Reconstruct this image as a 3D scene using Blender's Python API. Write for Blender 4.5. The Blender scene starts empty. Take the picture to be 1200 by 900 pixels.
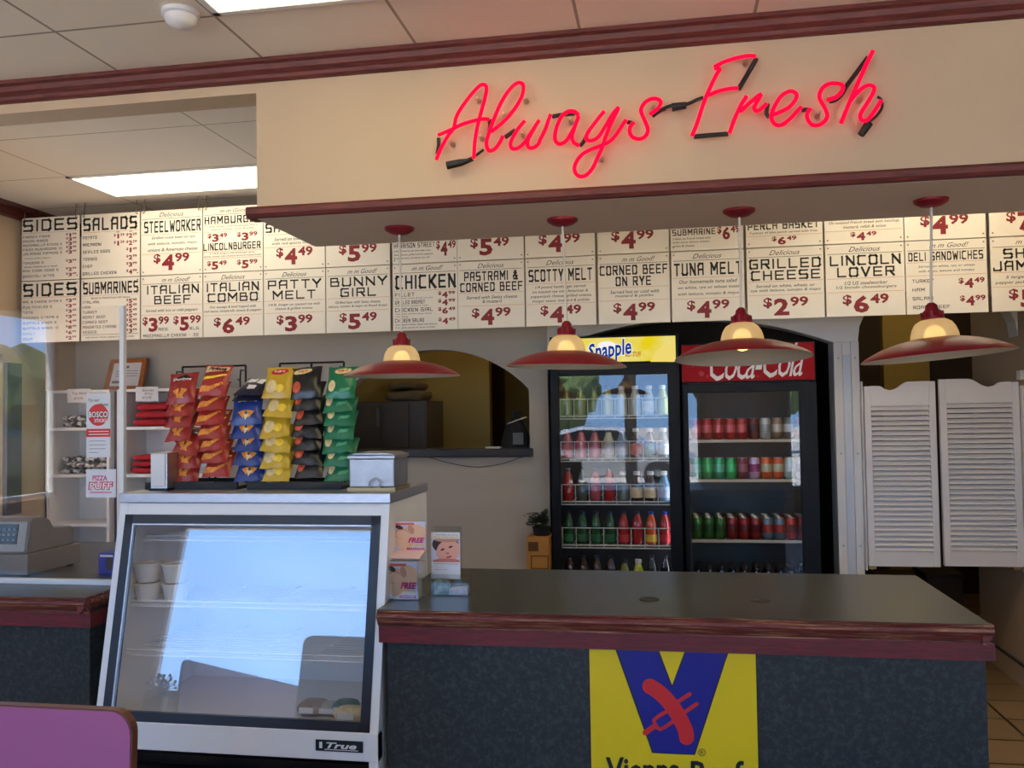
import bpy, bmesh, math, random
from mathutils import Vector, Matrix
random.seed(7)
PI = math.pi
S = bpy.context.scene
COL = S.collection

# ---------------------------------------------------------------- camera
FPX, YAW, PITCH, ROLL, HC = 1030.0, math.radians(9.83), math.radians(1.97), math.radians(-0.86), 1.55
def cam_axes():
    cy, sy = math.cos(YAW), math.sin(YAW)
    fw = Vector((-sy*math.cos(PITCH), cy*math.cos(PITCH), math.sin(PITCH)))
    r = Vector((cy, sy, 0)); u = r.cross(fw)
    c, s = math.cos(ROLL), math.sin(ROLL)
    return c*r + s*u, -s*r + c*u, fw
CR, CU, CF = cam_axes()
cd = bpy.data.cameras.new('camera'); cam = bpy.data.objects.new('camera', cd); COL.objects.link(cam)
cd.sensor_fit = 'HORIZONTAL'; cd.sensor_width = 36; cd.lens = 36*FPX/1200; cd.clip_start = .02; cd.clip_end = 300
cam.matrix_world = Matrix(((CR.x, CU.x, -CF.x, 0), (CR.y, CU.y, -CF.y, 0), (CR.z, CU.z, -CF.z, HC), (0, 0, 0, 1)))
S.camera = cam
def ray(x, y):
    return CR*((x-600)/FPX) - CU*((y-450)/FPX) + CF
def at(x, y, Y):
    "measured point of the photograph on the plane at depth Y"
    d = ray(x, y); d = d*(Y/d.y); return Vector((d.x, d.y, d.z+HC))
def atz(x, y, Z):
    d = ray(x, y); d = d*((Z-HC)/d.z); return Vector((d.x, d.y, Z))

# ---------------------------------------------------------------- look
vs = S.view_settings
vs.view_transform = 'Standard'; vs.look = 'None'; vs.gamma = 1; vs.use_curve_mapping = False; vs.exposure = 0.0
S.display_settings.display_device = 'sRGB'
S.cycles.use_denoising = True
S.cycles.max_bounces = 10; S.cycles.diffuse_bounces = 5; S.cycles.glossy_bounces = 5; S.cycles.transparent_max_bounces = 24
S.cycles.caustics_reflective = False; S.cycles.caustics_refractive = False
S.cycles.sample_clamp_indirect = 6
SKY_STRENGTH = 4.2
DINING_LIGHT = 3.2
KITCHEN_LIGHT = 5.4
NEON = 2.2

w = bpy.data.worlds.new('daylight'); S.world = w; w.use_nodes = True
nt = w.node_tree; nt.nodes.clear()
tc = nt.nodes.new('ShaderNodeTexCoord'); sep = nt.nodes.new('ShaderNodeSeparateXYZ')
cr = nt.nodes.new('ShaderNodeValToRGB'); bg = nt.nodes.new('ShaderNodeBackground'); wo = nt.nodes.new('ShaderNodeOutputWorld')
nt.links.new(tc.outputs['Generated'], sep.inputs[0]); nt.links.new(sep.outputs['Z'], cr.inputs[0])
cr.color_ramp.elements[0].position = 0.0; cr.color_ramp.elements[0].color = (.38, .70, 1.25, 1)
cr.color_ramp.elements[1].position = 0.6; cr.color_ramp.elements[1].color = (.22, .55, 1.35, 1)
nt.links.new(cr.outputs[0], bg.inputs[0]); bg.inputs[1].default_value = SKY_STRENGTH
nt.links.new(bg.outputs[0], wo.inputs[0])

def area(name, loc, rot, sx, sy, power, color, portal=False):
    l = bpy.data.lights.new(name, 'AREA'); l.shape = 'RECTANGLE'; l.size = sx; l.size_y = sy; l.energy = power; l.color = color
    o = bpy.data.objects.new(name, l); COL.objects.link(o); o.location = loc; o.rotation_euler = rot
    if portal: l.cycles.is_portal = True
    return o
sun = bpy.data.lights.new('sun', 'SUN'); sun.energy = 45.0; sun.angle = math.radians(.6); sun.color = (1, .94, .84)
so = bpy.data.objects.new('sun', sun); COL.objects.link(so); so.rotation_euler = (math.radians(-22), math.radians(-8), 0); so.location = (0, -8, 12)

# ---------------------------------------------------------------- materials
def lin(c):
    return tuple(((v/255/12.92) if v/255 <= .04045 else ((v/255+.055)/1.055)**2.4) for v in c)
MATS = {}
def mat(name, rgb, rough=.5, metal=0., var=0., scale=20., emit=None, es=0., spec=None, bump=0., stretch=None, rgb2=None, coat=0., lo=.3, hi=.7):
    if name in MATS: return MATS[name]
    m = bpy.data.materials.new(name); m.use_nodes = True; n = m.node_tree; p = n.nodes['Principled BSDF']
    c = lin(rgb); p.inputs['Base Color'].default_value = (*c, 1); p.inputs['Roughness'].default_value = rough; p.inputs['Metallic'].default_value = metal
    if spec is not None: p.inputs['Specular IOR Level'].default_value = spec
    if coat: p.inputs['Coat Weight'].default_value = coat; p.inputs['Coat Roughness'].default_value = .08
    if emit: p.inputs['Emission Color'].default_value = (*lin(emit), 1); p.inputs['Emission Strength'].default_value = es
    if var or bump or rgb2:
        t = n.nodes.new('ShaderNodeTexCoord'); mp = n.nodes.new('ShaderNodeMapping'); nz = n.nodes.new('ShaderNodeTexNoise')
        nz.inputs['Scale'].default_value = scale; nz.inputs['Detail'].default_value = 5
        if stretch: mp.inputs['Scale'].default_value = stretch
        n.links.new(t.outputs['Object'], mp.inputs[0]); n.links.new(mp.outputs[0], nz.inputs['Vector'])
        r = n.nodes.new('ShaderNodeValToRGB')
        r.color_ramp.elements[0].position = lo; r.color_ramp.elements[1].position = hi
        a = lin(rgb2) if rgb2 else tuple(v*(1-var) for v in c)
        b = c if rgb2 else tuple(min(1, v*(1+var)) for v in c)
        r.color_ramp.elements[0].color = (*b, 1); r.color_ramp.elements[1].color = (*a, 1)
        n.links.new(nz.outputs['Fac'], r.inputs[0]); n.links.new(r.outputs[0], p.inputs['Base Color'])
        if bump:
            bm = n.nodes.new('ShaderNodeBump'); bm.inputs['Strength'].default_value = bump; bm.inputs['Distance'].default_value = .003
            n.links.new(nz.outputs['Fac'], bm.inputs['Height']); n.links.new(bm.outputs[0], p.inputs['Normal'])
    MATS[name] = m
    return m
def glassmat(name, base=.05, grow=.85, tint=(1, 1, 1), rough=0.0):
    m = bpy.data.materials.new(name); m.use_nodes = True; n = m.node_tree; n.nodes.clear()
    o = n.nodes.new('ShaderNodeOutputMaterial'); mx = n.nodes.new('ShaderNodeMixShader'); tr = n.nodes.new('ShaderNodeBsdfTransparent'); gl = n.nodes.new('ShaderNodeBsdfGlossy')
    lw = n.nodes.new('ShaderNodeLayerWeight'); lw.inputs[0].default_value = .5
    pw = n.nodes.new('ShaderNodeMath'); pw.operation = 'POWER'; pw.inputs[1].default_value = 5
    ml = n.nodes.new('ShaderNodeMath'); ml.operation = 'MULTIPLY_ADD'; ml.inputs[1].default_value = grow; ml.inputs[2].default_value = base; ml.use_clamp = True
    n.links.new(lw.outputs['Facing'], pw.inputs[0]); n.links.new(pw.outputs[0], ml.inputs[0]); n.links.new(ml.outputs[0], mx.inputs[0])
    tr.inputs[0].default_value = (*tint, 1); gl.inputs['Roughness'].default_value = rough; gl.inputs[0].default_value = (1, 1, 1, 1)
    n.links.new(tr.outputs[0], mx.inputs[1]); n.links.new(gl.outputs[0], mx.inputs[2]); n.links.new(mx.outputs[0], o.inputs[0])
    return m
def emitmat(name, rgb, strength, lineal=False):
    m = bpy.data.materials.new(name); m.use_nodes = True; n = m.node_tree; n.nodes.clear()
    o = n.nodes.new('ShaderNodeOutputMaterial'); e = n.nodes.new('ShaderNodeEmission')
    e.inputs[0].default_value = (*(rgb if lineal else lin(rgb)), 1); e.inputs[1].default_value = strength
    n.links.new(e.outputs[0], o.inputs[0]); return m
def gridmat(name, rgb, seam, bw, rh, ox, oy, mortar=.006, rough=.8, plane='XY', var=.03):
    "tiles: a brick texture without offset, in object coordinates"
    m = bpy.data.materials.new(name); m.use_nodes = True; n = m.node_tree; p = n.nodes['Principled BSDF']
    t = n.nodes.new('ShaderNodeTexCoord'); mp = n.nodes.new('ShaderNodeMapping'); b = n.nodes.new('ShaderNodeTexBrick')
    mp.inputs['Location'].default_value = (-ox, -oy, 0)
    n.links.new(t.outputs['Object'], mp.inputs[0]); n.links.new(mp.outputs[0], b.inputs['Vector'])
    b.offset = 0; b.squash = 1
    c = lin(rgb)
    b.inputs['Color1'].default_value = (*[v*(1-var) for v in c], 1); b.inputs['Color2'].default_value = (*[v*(1+var) for v in c], 1); b.inputs['Mortar'].default_value = (*lin(seam), 1)
    b.inputs['Scale'].default_value = 1; b.inputs['Mortar Size'].default_value = mortar; b.inputs['Mortar Smooth'].default_value = .1
    b.inputs['Brick Width'].default_value = bw; b.inputs['Row Height'].default_value = rh
    n.links.new(b.outputs['Color'], p.inputs['Base Color']); p.inputs['Roughness'].default_value = rough
    return m
def woodmat(name, rgb, rgb2, sx=3., sy=30., sz=30., rough=.4, coat=.2, wear=None):
    m = bpy.data.materials.new(name); m.use_nodes = True; n = m.node_tree; p = n.nodes['Principled BSDF']
    t = n.nodes.new('ShaderNodeTexCoord'); mp = n.nodes.new('ShaderNodeMapping'); mp.inputs['Scale'].default_value = (sx, sy, sz)
    nz = n.nodes.new('ShaderNodeTexNoise'); nz.inputs['Scale'].default_value = 4; nz.inputs['Detail'].default_value = 8; nz.inputs['Distortion'].default_value = 1.2
    r = n.nodes.new('ShaderNodeValToRGB'); r.color_ramp.elements[0].position = .35; r.color_ramp.elements[1].position = .68
    r.color_ramp.elements[0].color = (*lin(rgb2), 1); r.color_ramp.elements[1].color = (*lin(rgb), 1)
    n.links.new(t.outputs['Object'], mp.inputs[0]); n.links.new(mp.outputs[0], nz.inputs['Vector']); n.links.new(nz.outputs['Fac'], r.inputs[0])
    out = r.outputs[0]
    if wear:
        n2 = n.nodes.new('ShaderNodeTexNoise'); n2.inputs['Scale'].default_value = 2.2; n2.inputs['Detail'].default_value = 9; n2.inputs['Roughness'].default_value = .75
        mp2 = n.nodes.new('ShaderNodeMapping'); mp2.inputs['Scale'].default_value = (2.0, 40, 60)
        n.links.new(t.outputs['Object'], mp2.inputs[0]); n.links.new(mp2.outputs[0], n2.inputs['Vector'])
        r2 = n.nodes.new('ShaderNodeValToRGB'); r2.color_ramp.elements[0].position = .50; r2.color_ramp.elements[1].position = .64
        mx = n.nodes.new('ShaderNodeMix'); mx.data_type = 'RGBA'
        n.links.new(n2.outputs['Fac'], r2.inputs[0]); n.links.new(r2.outputs[0], mx.inputs[0]); n.links.new(out, mx.inputs[6]); mx.inputs[7].default_value = (*lin(wear), 1)
        out = mx.outputs[2]
    n.links.new(out, p.inputs['Base Color']); p.inputs['Roughness'].default_value = rough; p.inputs['Coat Weight'].default_value = coat; p.inputs['Coat Roughness'].default_value = .15
    return m

M_fascia = mat('beige_paint', (185, 163, 138), .75, var=.02, scale=3)
M_wallg = mat('grey_paint', (184, 176, 164), .8, var=.02, scale=3)
M_white = mat('white_paint', (232, 229, 224), .6, var=.02, scale=4)
M_corr = mat('brown_wall', (190, 166, 138), .6, var=.04, scale=2)
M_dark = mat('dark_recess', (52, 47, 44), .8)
M_yellow = mat('ochre_wall', (196, 168, 96), .8, var=.03, scale=2)
M_ceil = gridmat('ceiling_tile', (238, 228, 212), (158, 146, 126), .508, .61, .28, 2.295, .005, .9)
M_ceilk = gridmat('kitchen_ceiling_tile', (236, 230, 220), (168, 158, 142), 1.117, .61, -1.991, 4.17, .004, .9)
M_floor = gridmat('floor_tile', (140, 114, 82), (40, 28, 20), .3, .297, 1.636, 5.366, .007, .35, var=.08)
M_wood = woodmat('maroon_wood', (108, 44, 38), (76, 28, 26), rough=.55, coat=0.)
M_apron = woodmat('red_apron_wood', (116, 28, 34), (84, 20, 24), rough=.5, coat=0.)
M_woodw = woodmat('worn_maroon_wood', (116, 42, 36), (84, 28, 26), rough=.6, coat=0., wear=(178, 132, 92))
M_woody = woodmat('maroon_wood_along', (104, 34, 30), (62, 18, 17), 30, 3, 30, rough=.35)
M_tanwood = woodmat('tan_wood', (130, 88, 54), (96, 60, 34), 30, 30, 3)
M_top = mat('counter_laminate', (58, 60, 57), .3, var=.10, scale=160)
M_face = mat('speckled_laminate', (27, 32, 32), .5, rgb2=(70, 80, 75), scale=60, var=.1, lo=.47, hi=.80)
for n_ in M_face.node_tree.nodes:
    if n_.type == 'TEX_NOISE': n_.inputs['Detail'].default_value = 12; n_.inputs['Roughness'].default_value = .72; n_.inputs['Distortion'].default_value = .4
M_white_metal = mat('white_enamel', (236, 235, 234), .35)
M_steel = mat('brushed_steel', (190, 192, 197), .4, 1.0, var=.08, scale=30, stretch=(1, 8, 8))
M_black = mat('black_plastic', (22, 22, 25), .35)
M_blackm = mat('black_matte', (20, 19, 20), .6)
M_gasket = mat('black_gasket', (24, 26, 34), .4)
M_wire = mat('black_wire', (26, 24, 24), .4, .5)
M_cordw = mat('white_cord', (222, 214, 200), .5)
M_maroon = mat('maroon_enamel', (126, 28, 38), .35, spec=.18)
M_shadein = mat('shade_inside', (206, 200, 186), .5)
M_board = mat('menu_board', (240, 233, 218), .55, var=.015, scale=5)
M_ink = mat('menu_green_ink', (28, 34, 22), .6)
M_inkg = mat('menu_grey_ink', (74, 66, 60), .6)
M_inkr = mat('menu_red_ink', (132, 24, 34), .6)
M_inko = mat('menu_orange_rule', (206, 142, 92), .6)
M_screw = mat('screw_dot', (130, 116, 92), .4, .4)
M_glass = glassmat('case_glass', .095, .7)
M_glassd = glassmat('cooler_glass', .045, .7)
M_glassp = glassmat('partition_glass', .05, .8)
M_acrylic = glassmat('clear_acrylic', .09, .8, (.93, .95, .95))
M_neon = emitmat('neon_red', (1.0, .002, .028), NEON, True)
M_lens = emitmat('diffuser_dining', (255, 238, 178), DINING_LIGHT)
M_lensk = emitmat('diffuser_kitchen', (255, 240, 208), KITCHEN_LIGHT)
M_paper = mat('white_paper', (225, 224, 226), .7)
M_pink = mat('pink_laminate', (156, 88, 130), .35)
M_bootw = mat('wood_edging', (98, 56, 44), .45)

# ---------------------------------------------------------------- geometry helpers
class B:
    def __init__(s): s.v = []; s.f = []; s.m = []; s.mats = []
    def mi(s, m):
        if m is None: return 0
        if m not in s.mats: s.mats.append(m)
        return s.mats.index(m)
    def add(s, vs_, fs, m=None):
        k = len(s.v); i = s.mi(m); s.v += [Vector(v) for v in vs_]
        for f in fs: s.f.append([a+k for a in f]); s.m.append(i)
        return s
    def box(s, a, b, m=None):
        x0, y0, z0 = [min(p, q) for p, q in zip(a, b)]; x1, y1, z1 = [max(p, q) for p, q in zip(a, b)]
        return s.add([(x0,y0,z0),(x1,y0,z0),(x1,y1,z0),(x0,y1,z0),(x0,y0,z1),(x1,y0,z1),(x1,y1,z1),(x0,y1,z1)],
                     [(0,3,2,1),(4,5,6,7),(0,1,5,4),(1,2,6,5),(2,3,7,6),(3,0,4,7)], m)
    def hexa(s, p, m=None):
        return s.add(p, [(0,3,2,1),(4,5,6,7),(0,1,5,4),(1,2,6,5),(2,3,7,6),(3,0,4,7)], m)
    def prism(s, poly, ax, c0, c1, m=None):
        "closed polygon extruded along axis ax ('x','y','z')"
        def P(a, b, c):
            return {'x': (c, a, b), 'y': (a, c, b), 'z': (a, b, c)}[ax]
        n = len(poly); vv = [P(a, b, c0) for a, b in poly] + [P(a, b, c1) for a, b in poly]
        ff = [list(range(n))[::-1], [n+i for i in range(n)]] + [(i, (i+1) % n, n+(i+1) % n, n+i) for i in range(n)]
        return s.add(vv, ff, m)
    def lathe(s, prof, c=(0, 0, 0), seg=20, m=None, R=None, cap=False, wob=None):
        vv = []; ff = []; n = len(prof); c = Vector(c)
        for k in range(seg):
            a = 2*PI*k/seg
            for (r, z) in prof:
                if wob: r = r*(1+wob*(1 if k % 2 else -1))
                p = Vector((r*math.cos(a), r*math.sin(a), z))
                if R: p = R @ p
                vv.append(p+c)
        for k in range(seg):
            k2 = (k+1) % seg
            for i in range(n-1): ff.append((k*n+i, k2*n+i, k2*n+i+1, k*n+i+1))
        if cap:
            ff.append([k*n for k in range(seg)][::-1]); ff.append([k*n+n-1 for k in range(seg)])
        return s.add(vv, ff, m)
    def tube(s, pts, r, seg=8, m=None, cap=True):
        pts = [Vector(p) for p in pts]; n = len(pts); vv = []; ff = []
        prev = None
        for i, p in enumerate(pts):
            t = (pts[min(i+1, n-1)]-pts[max(i-1, 0)]).normalized()
            if prev is None:
                a = Vector((0, 0, 1)) if abs(t.z) < .9 else Vector((1, 0, 0)); u = t.cross(a).normalized()
            else:
                u = (prev - t*prev.dot(t)).normalized()
            prev = u; q = t.cross(u)
            rr = r[i] if isinstance(r, (list, tuple)) else r
            for k in range(seg):
                a = 2*PI*k/seg; vv.append(p+(u*math.cos(a)+q*math.sin(a))*rr)
        for i in range(n-1):
            for k in range(seg):
                k2 = (k+1) % seg; ff.append((i*seg+k, i*seg+k2, (i+1)*seg+k2, (i+1)*seg+k))
        if cap: ff.append(list(range(seg))[::-1]); ff.append([(n-1)*seg+k for k in range(seg)])
        return s.add(vv, ff, m)
    def ball(s, c, r, seg=12, rings=7, m=None, sc=(1, 1, 1), fn=None):
        vv = []; ff = []; c = Vector(c)
        for i in range(rings+1):
            th = PI*i/rings
            for k in range(seg):
                a = 2*PI*k/seg; p = Vector((math.sin(th)*math.cos(a)*sc[0], math.sin(th)*math.sin(a)*sc[1], math.cos(th)*sc[2]))*r
                if fn: p = fn(p)
                vv.append(c+p)
        for i in range(rings):
            for k in range(seg):
                k2 = (k+1) % seg; ff.append((i*seg+k, (i+1)*seg+k, (i+1)*seg+k2, i*seg+k2))
        return s.add(vv, ff, m)
    def poly(s, pts, m=None): return s.add(pts, [list(range(len(pts)))], m)
    def xf(s, fn): s.v = [Vector(fn(v)) for v in s.v]; return s

WL = {}
def link(o, parent=None):
    COL.objects.link(o)
    if parent: o.parent = parent
    return o
def thing(name, label, cat, loc=(0, 0, 0), group=None):
    o = bpy.data.objects.new(name, None); o.empty_display_size = .05; link(o); o.location = loc; WL[o] = Vector(loc)
    return tag(o, label, cat, group)
def tag(o, label, cat, group=None):
    o['label'] = label; o['category'] = cat
    if group: o['group'] = group
    return o
def build(name, b, m=None, parent=None, smooth=False, bevel=0., origin=None):
    me = bpy.data.meshes.new(name)
    base = WL.get(parent, Vector((0, 0, 0))) if parent else Vector((0, 0, 0))
    org = Vector(origin) if origin is not None else base
    me.from_pydata([tuple(v-org) for v in b.v], [], b.f)
    for x in (b.mats if b.mats else [m]): me.materials.append(x)
    for p, i in zip(me.polygons, b.m): p.material_index = i; p.use_smooth = smooth
    if smooth:
        me.update()
        bm = bmesh.new(); bm.from_mesh(me); bmesh.ops.recalc_face_normals(bm, faces=bm.faces)
        for e in bm.edges:
            if len(e.link_faces) == 2 and e.calc_face_angle(0) > math.radians(42): e.smooth = False
        bm.to_mesh(me); bm.free()
    else:
        me.update()
    o = bpy.data.objects.new(name, me); link(o, parent); o.location = org-base; WL[o] = org
    if bevel:
        md = o.modifiers.new('b', 'BEVEL'); md.width = bevel; md.segments = 2; md.limit_method = 'ANGLE'; md.angle_limit = math.radians(50)
        md.harden_normals = False
    return o
def struct(name, b, m=None, parent=None, **k):
    o = build(name, b, m, parent, **k)
    if not parent: o['kind'] = 'structure'
    return o
def solo(name, label, cat, b, m=None, group=None, origin=None, **k):
    return tag(build(name, b, m, None, origin=origin, **k), label, cat, group)
def dup(o, parent=None):
    c = o.copy(); COL.objects.link(c); c.parent = parent
    for ch in list(o.children): dup(ch, c)
    return c
def catmull(pts, n=6, closed=False):
    P = [Vector(p) for p in pts]
    out = []
    for i in range(len(P)-1):
        p0 = P[max(i-1, 0)]; p1 = P[i]; p2 = P[i+1]; p3 = P[min(i+2, len(P)-1)]
        for k in range(n):
            t = k/n
            out.append(.5*((2*p1)+(p2-p0)*t+(2*p0-5*p1+4*p2-p3)*t*t+(3*p1-p0-3*p2+p3)*t**3))
    out.append(P[-1]); return out

# ---- lettering: outlines of the built-in font, and a square stroke alphabet
_TC = {}
def font_geo(s, bold=0., shear=0., space=1.):
    k = (s, bold, shear, space)
    if k in _TC: return _TC[k]
    cu = bpy.data.curves.new('t', 'FONT'); cu.body = s; cu.offset = bold; cu.shear = shear; cu.space_character = space; cu.resolution_u = 2; cu.dimensions = '2D'; cu.fill_mode = 'BOTH'
    o = bpy.data.objects.new('t', cu); COL.objects.link(o)
    dg = bpy.context.evaluated_depsgraph_get(); me = bpy.data.meshes.new_from_object(o.evaluated_get(dg))
    vv = [(v.co.x, v.co.y) for v in me.vertices]; ff = [tuple(p.vertices) for p in me.polygons]
    bpy.data.objects.remove(o); bpy.data.curves.remove(cu); bpy.data.meshes.remove(me)
    xs = [v[0] for v in vv] or [0, 1]; ys = [v[1] for v in vv] or [0, 1]
    x0, x1, y0, y1 = min(xs), max(xs), min(ys), max(ys)
    _TC[k] = ([((x-x0)/max(1e-6, x1-x0), (y-y0)/max(1e-6, y1-y0)) for x, y in vv], ff); return _TC[k]
def text(b, s, fr, x0, x1, z0, z1, m=None, bold=0., shear=0., space=1.):
    "fit the word into the box x0..x1, z0..z1 of the frame fr(x, z)"
    vv, ff = font_geo(s, bold, shear, space)
    return b.add([fr(x0+(x1-x0)*x, z0+(z1-z0)*y) for x, y in vv], ff, m)
SQ = {
 'A': [[(0,0),(0,.78),(.22,1),(1,1),(1,0)],[(0,.45),(1,.45)]], 'B': [[(0,0),(0,1),(.85,1),(.85,.55),(0,.55)],[(.85,.55),(1,.5),(1,0),(0,0)]],
 'C': [[(1,1),(.12,1),(0,.88),(0,.12),(.12,0),(1,0)]], 'D': [[(0,0),(0,1),(.82,1),(1,.85),(1,.15),(.82,0),(0,0)]],
 'E': [[(1,1),(0,1),(0,0),(1,0)],[(0,.5),(.9,.5)]], 'F': [[(1,1),(0,1),(0,0)],[(0,.5),(.85,.5)]],
 'G': [[(1,1),(.12,1),(0,.88),(0,.12),(.12,0),(1,0),(1,.5),(.5,.5)]], 'H': [[(0,0),(0,1)],[(1,0),(1,1)],[(0,.5),(1,.5)]],
 'I': [[(.5,0),(.5,1)]], 'J': [[(1,1),(1,.12),(.88,0),(0,0),(0,.25)]], 'K': [[(0,0),(0,1)],[(1,1),(.25,.5),(1,0)],[(0,.5),(.3,.5)]],
 'L': [[(0,1),(0,0),(1,0)]], 'M': [[(0,0),(0,1),(.5,.4),(1,1),(1,0)]], 'N': [[(0,0),(0,1),(1,0),(1,1)]],
 'O': [[(.12,0),(0,.12),(0,.88),(.12,1),(.88,1),(1,.88),(1,.12),(.88,0),(.12,0)]], 'P': [[(0,0),(0,1),(1,1),(1,.42),(0,.42)]],
 'R': [[(0,0),(0,1),(1,1),(1,.48),(0,.48)],[(.55,.48),(1,0)]], 'S': [[(1,1),(.1,1),(0,.9),(0,.6),(.1,.5),(.9,.5),(1,.4),(1,.1),(.9,0),(0,0)]],
 'T': [[(0,1),(1,1)],[(.5,1),(.5,0)]], 'U': [[(0,1),(0,.12),(.12,0),(.88,0),(1,.12),(1,1)]], 'V': [[(0,1),(.5,0),(1,1)]],
 'W': [[(0,1),(.22,0),(.5,.7),(.78,0),(1,1)]], 'X': [[(0,0),(1,1)],[(0,1),(1,0)]], 'Y': [[(0,1),(.5,.45),(1,1)],[(.5,.45),(.5,0)]], 'Z': [[(0,1),(1,1),(0,0),(1,0)]],
 '&': [[(1,0),(.2,.75),(.3,1),(.65,1),(.7,.75),(0,.35),(.05,0),(.6,0),(.95,.4)]], ' ': [], '/': [[(0,0),(1,1)]], '.': [[(.4,0),(.6,0)]], ',': [[(.5,.1),(.4,-.1)]],
 '-': [[(.1,.5),(.9,.5)]], '1': [[(.3,1),(.6,1),(.6,0)]], '2': [[(0,1),(1,1),(1,.5),(0,.5),(0,0),(1,0)]], '6': [[(1,1),(0,1),(0,0),(1,0),(1,.5),(0,.5)]],
 '5': [[(1,1),(0,1),(0,.5),(1,.5),(1,0),(0,0)]], '8': [[(0,0),(0,1),(1,1),(1,0),(0,0)],[(0,.5),(1,.5)]], '0': [[(0,0),(0,1),(1,1),(1,0),(0,0)]], '4': [[(0,1),(0,.5),(1,.5)],[(1,1),(1,0)]], '3': [[(0,1),(1,1),(1,0),(0,0)],[(0,.5),(1,.5)]], '9': [[(1,.5),(0,.5),(0,1),(1,1),(1,0),(0,0)]],
}
WID = {'I': .25, ' ': .5, '.': .3, ',': .3, '-': .6, '1': .5, 'M': 1.2, 'W': 1.35}
def square(b, s, fr, x0, x1, z0, z1, m=None, tx=None, tz=None):
    "techno lettering: strokes with square ends"
    gap = .32; tot = sum(WID.get(c, 1) for c in s)+gap*(len(s)-1); u = (x1-x0)/tot; H = z1-z0
    th = tz if tz else H*.16; tw = tx if tx else min(th*1.0, u*.24)
    x = x0
    for c in s:
        wd = WID.get(c, 1)*u
        for st in SQ.get(c, []):
            for (p, q) in zip(st, st[1:]):
                ax, az = x+tw/2+p[0]*(wd-tw), z0+th/2+p[1]*(H-th); bx, bz = x+tw/2+q[0]*(wd-tw), z0+th/2+q[1]*(H-th)
                dx, dz = bx-ax, bz-az; L = math.hypot(dx, dz) or 1e-6; dx /= L; dz /= L
                hw = .5*(tw*abs(dz)+th*abs(dx)); ex = .5*(tw*abs(dx)+th*abs(dz))
                ax -= dx*ex; az -= dz*ex; bx += dx*ex; bz += dz*ex; nx, nz = -dz*hw, dx*hw
                b.add([fr(ax+nx, az+nz), fr(ax-nx, az-nz), fr(bx-nx, bz-nz), fr(bx+nx, bz+nz)], [(0, 1, 2, 3)], m)
        x += wd+gap*u
    return b
def wallframe(Y): return lambda x, z: (x, Y, z)

ORD = ['first', 'second', 'third', 'fourth', 'fifth', 'sixth', 'seventh', 'eighth', 'ninth', 'tenth', 'eleventh', 'twelfth']
YW, YF, YK, YM = 5.25, 2.64, 2.63, 4.70      # back wall, fascia, counter edge, menu boards
XR, XL, XD, XE = 1.93, -3.85, -5.2, 4.6               # right wall, kitchen left wall, dining left wall
YR = -2.5                                    # rear wall with the shop windows
ZC, ZK = 2.70, 2.85                          # dining and kitchen ceilings

# ================================================================ SETTING
b = B().box((XD-.15, YR-.15, -.06), (XE+.15, 8.6, 0)); struct('floor', b, M_floor)
b = B().box((XD-.15, YR-.15, ZC), (XE+.15, YF+.03, ZC+.06)); struct('ceiling', b, M_ceil)
b = B().box((XL-.15, YF+.03, ZK), (3.2, 8.6, ZK+.06)); struct('ceiling', b, M_ceilk)
# right wall: dining and serving side, on into the corridor
b = B().box((XR, YF+.03, 0), (XR+.12, 6.0, ZK)).box((XR+.12, YF+.03, 0), (XE, YF+.15, ZK)); struct('wall_right', b, M_corr)
b = B().box((XE, YR-.12, 0), (XE+.12, YF+.15, ZC)); struct('wall_dining_right', b, M_fascia)
b = B().box((XR-.012, 3.2, 0), (XR, 6.0, .115), M_corr).box((XR-.016, 3.2, .115), (XR, 6.0, .125), M_dark); struct('baseboard_right', b)
# kitchen left wall with a window
wy0, wy1, wz0, wz1 = 3.02, 4.60, 1.02, 1.95
b = B()
b.box((XL-.12, YF, 0), (XL, wy0, ZK)); b.box((XL-.12, wy1, 0), (XL, YW, ZK)); b.box((XL-.12, wy0, 0), (XL, wy1, wz0)); b.box((XL-.12, wy0, wz1), (XL, wy1, ZK))
struct('wall_left', b, M_fascia)
b = B().box((XL, YF+.12, ZK-.075), (XL+.05, YW, ZK)).box((XL, YF+.12, ZK-.03), (XL+.075, YW, ZK)); struct('trim_1', b, M_woody)
def window(n, ax, c, a0, a1, z0, z1, fr=.04, muls=(), t=.06, m=None):
    "frame, mullions and one pane; ax is the wall's normal axis"
    P = (lambda a, d, z: (c+d, a, z)) if ax == 'x' else (lambda a, d, z: (a, c+d, z))
    b = B()
    for (p, q, r, s_) in [(a0, a0+fr, z0, z1), (a1-fr, a1, z0, z1), (a0, a1, z0, z0+fr), (a0, a1, z1-fr, z1)]+[(x-w_/2, x+w_/2, z0, z1) for x, w_ in muls]:
        b.box(P(p, -t/2, r), P(q, t/2, s_))
    o = struct('window_%d' % n, b, m or M_white_metal)
    g = B().box(P(a0, -.004, z0), P(a1, .004, z1)); build('pane', g, M_glasswin, o)
    return o
M_glasswin = glassmat('window_glass', .03, .6)
window(1, 'x', XL-.05, wy0, wy1, wz0, wz1)
area('window_portal_kitchen', (XL-.01, (wy0+wy1)/2, (wz0+wz1)/2), (0, -PI/2, 0), wz1-wz0, wy1-wy0, 1, (1, 1, 1), True)
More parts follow.
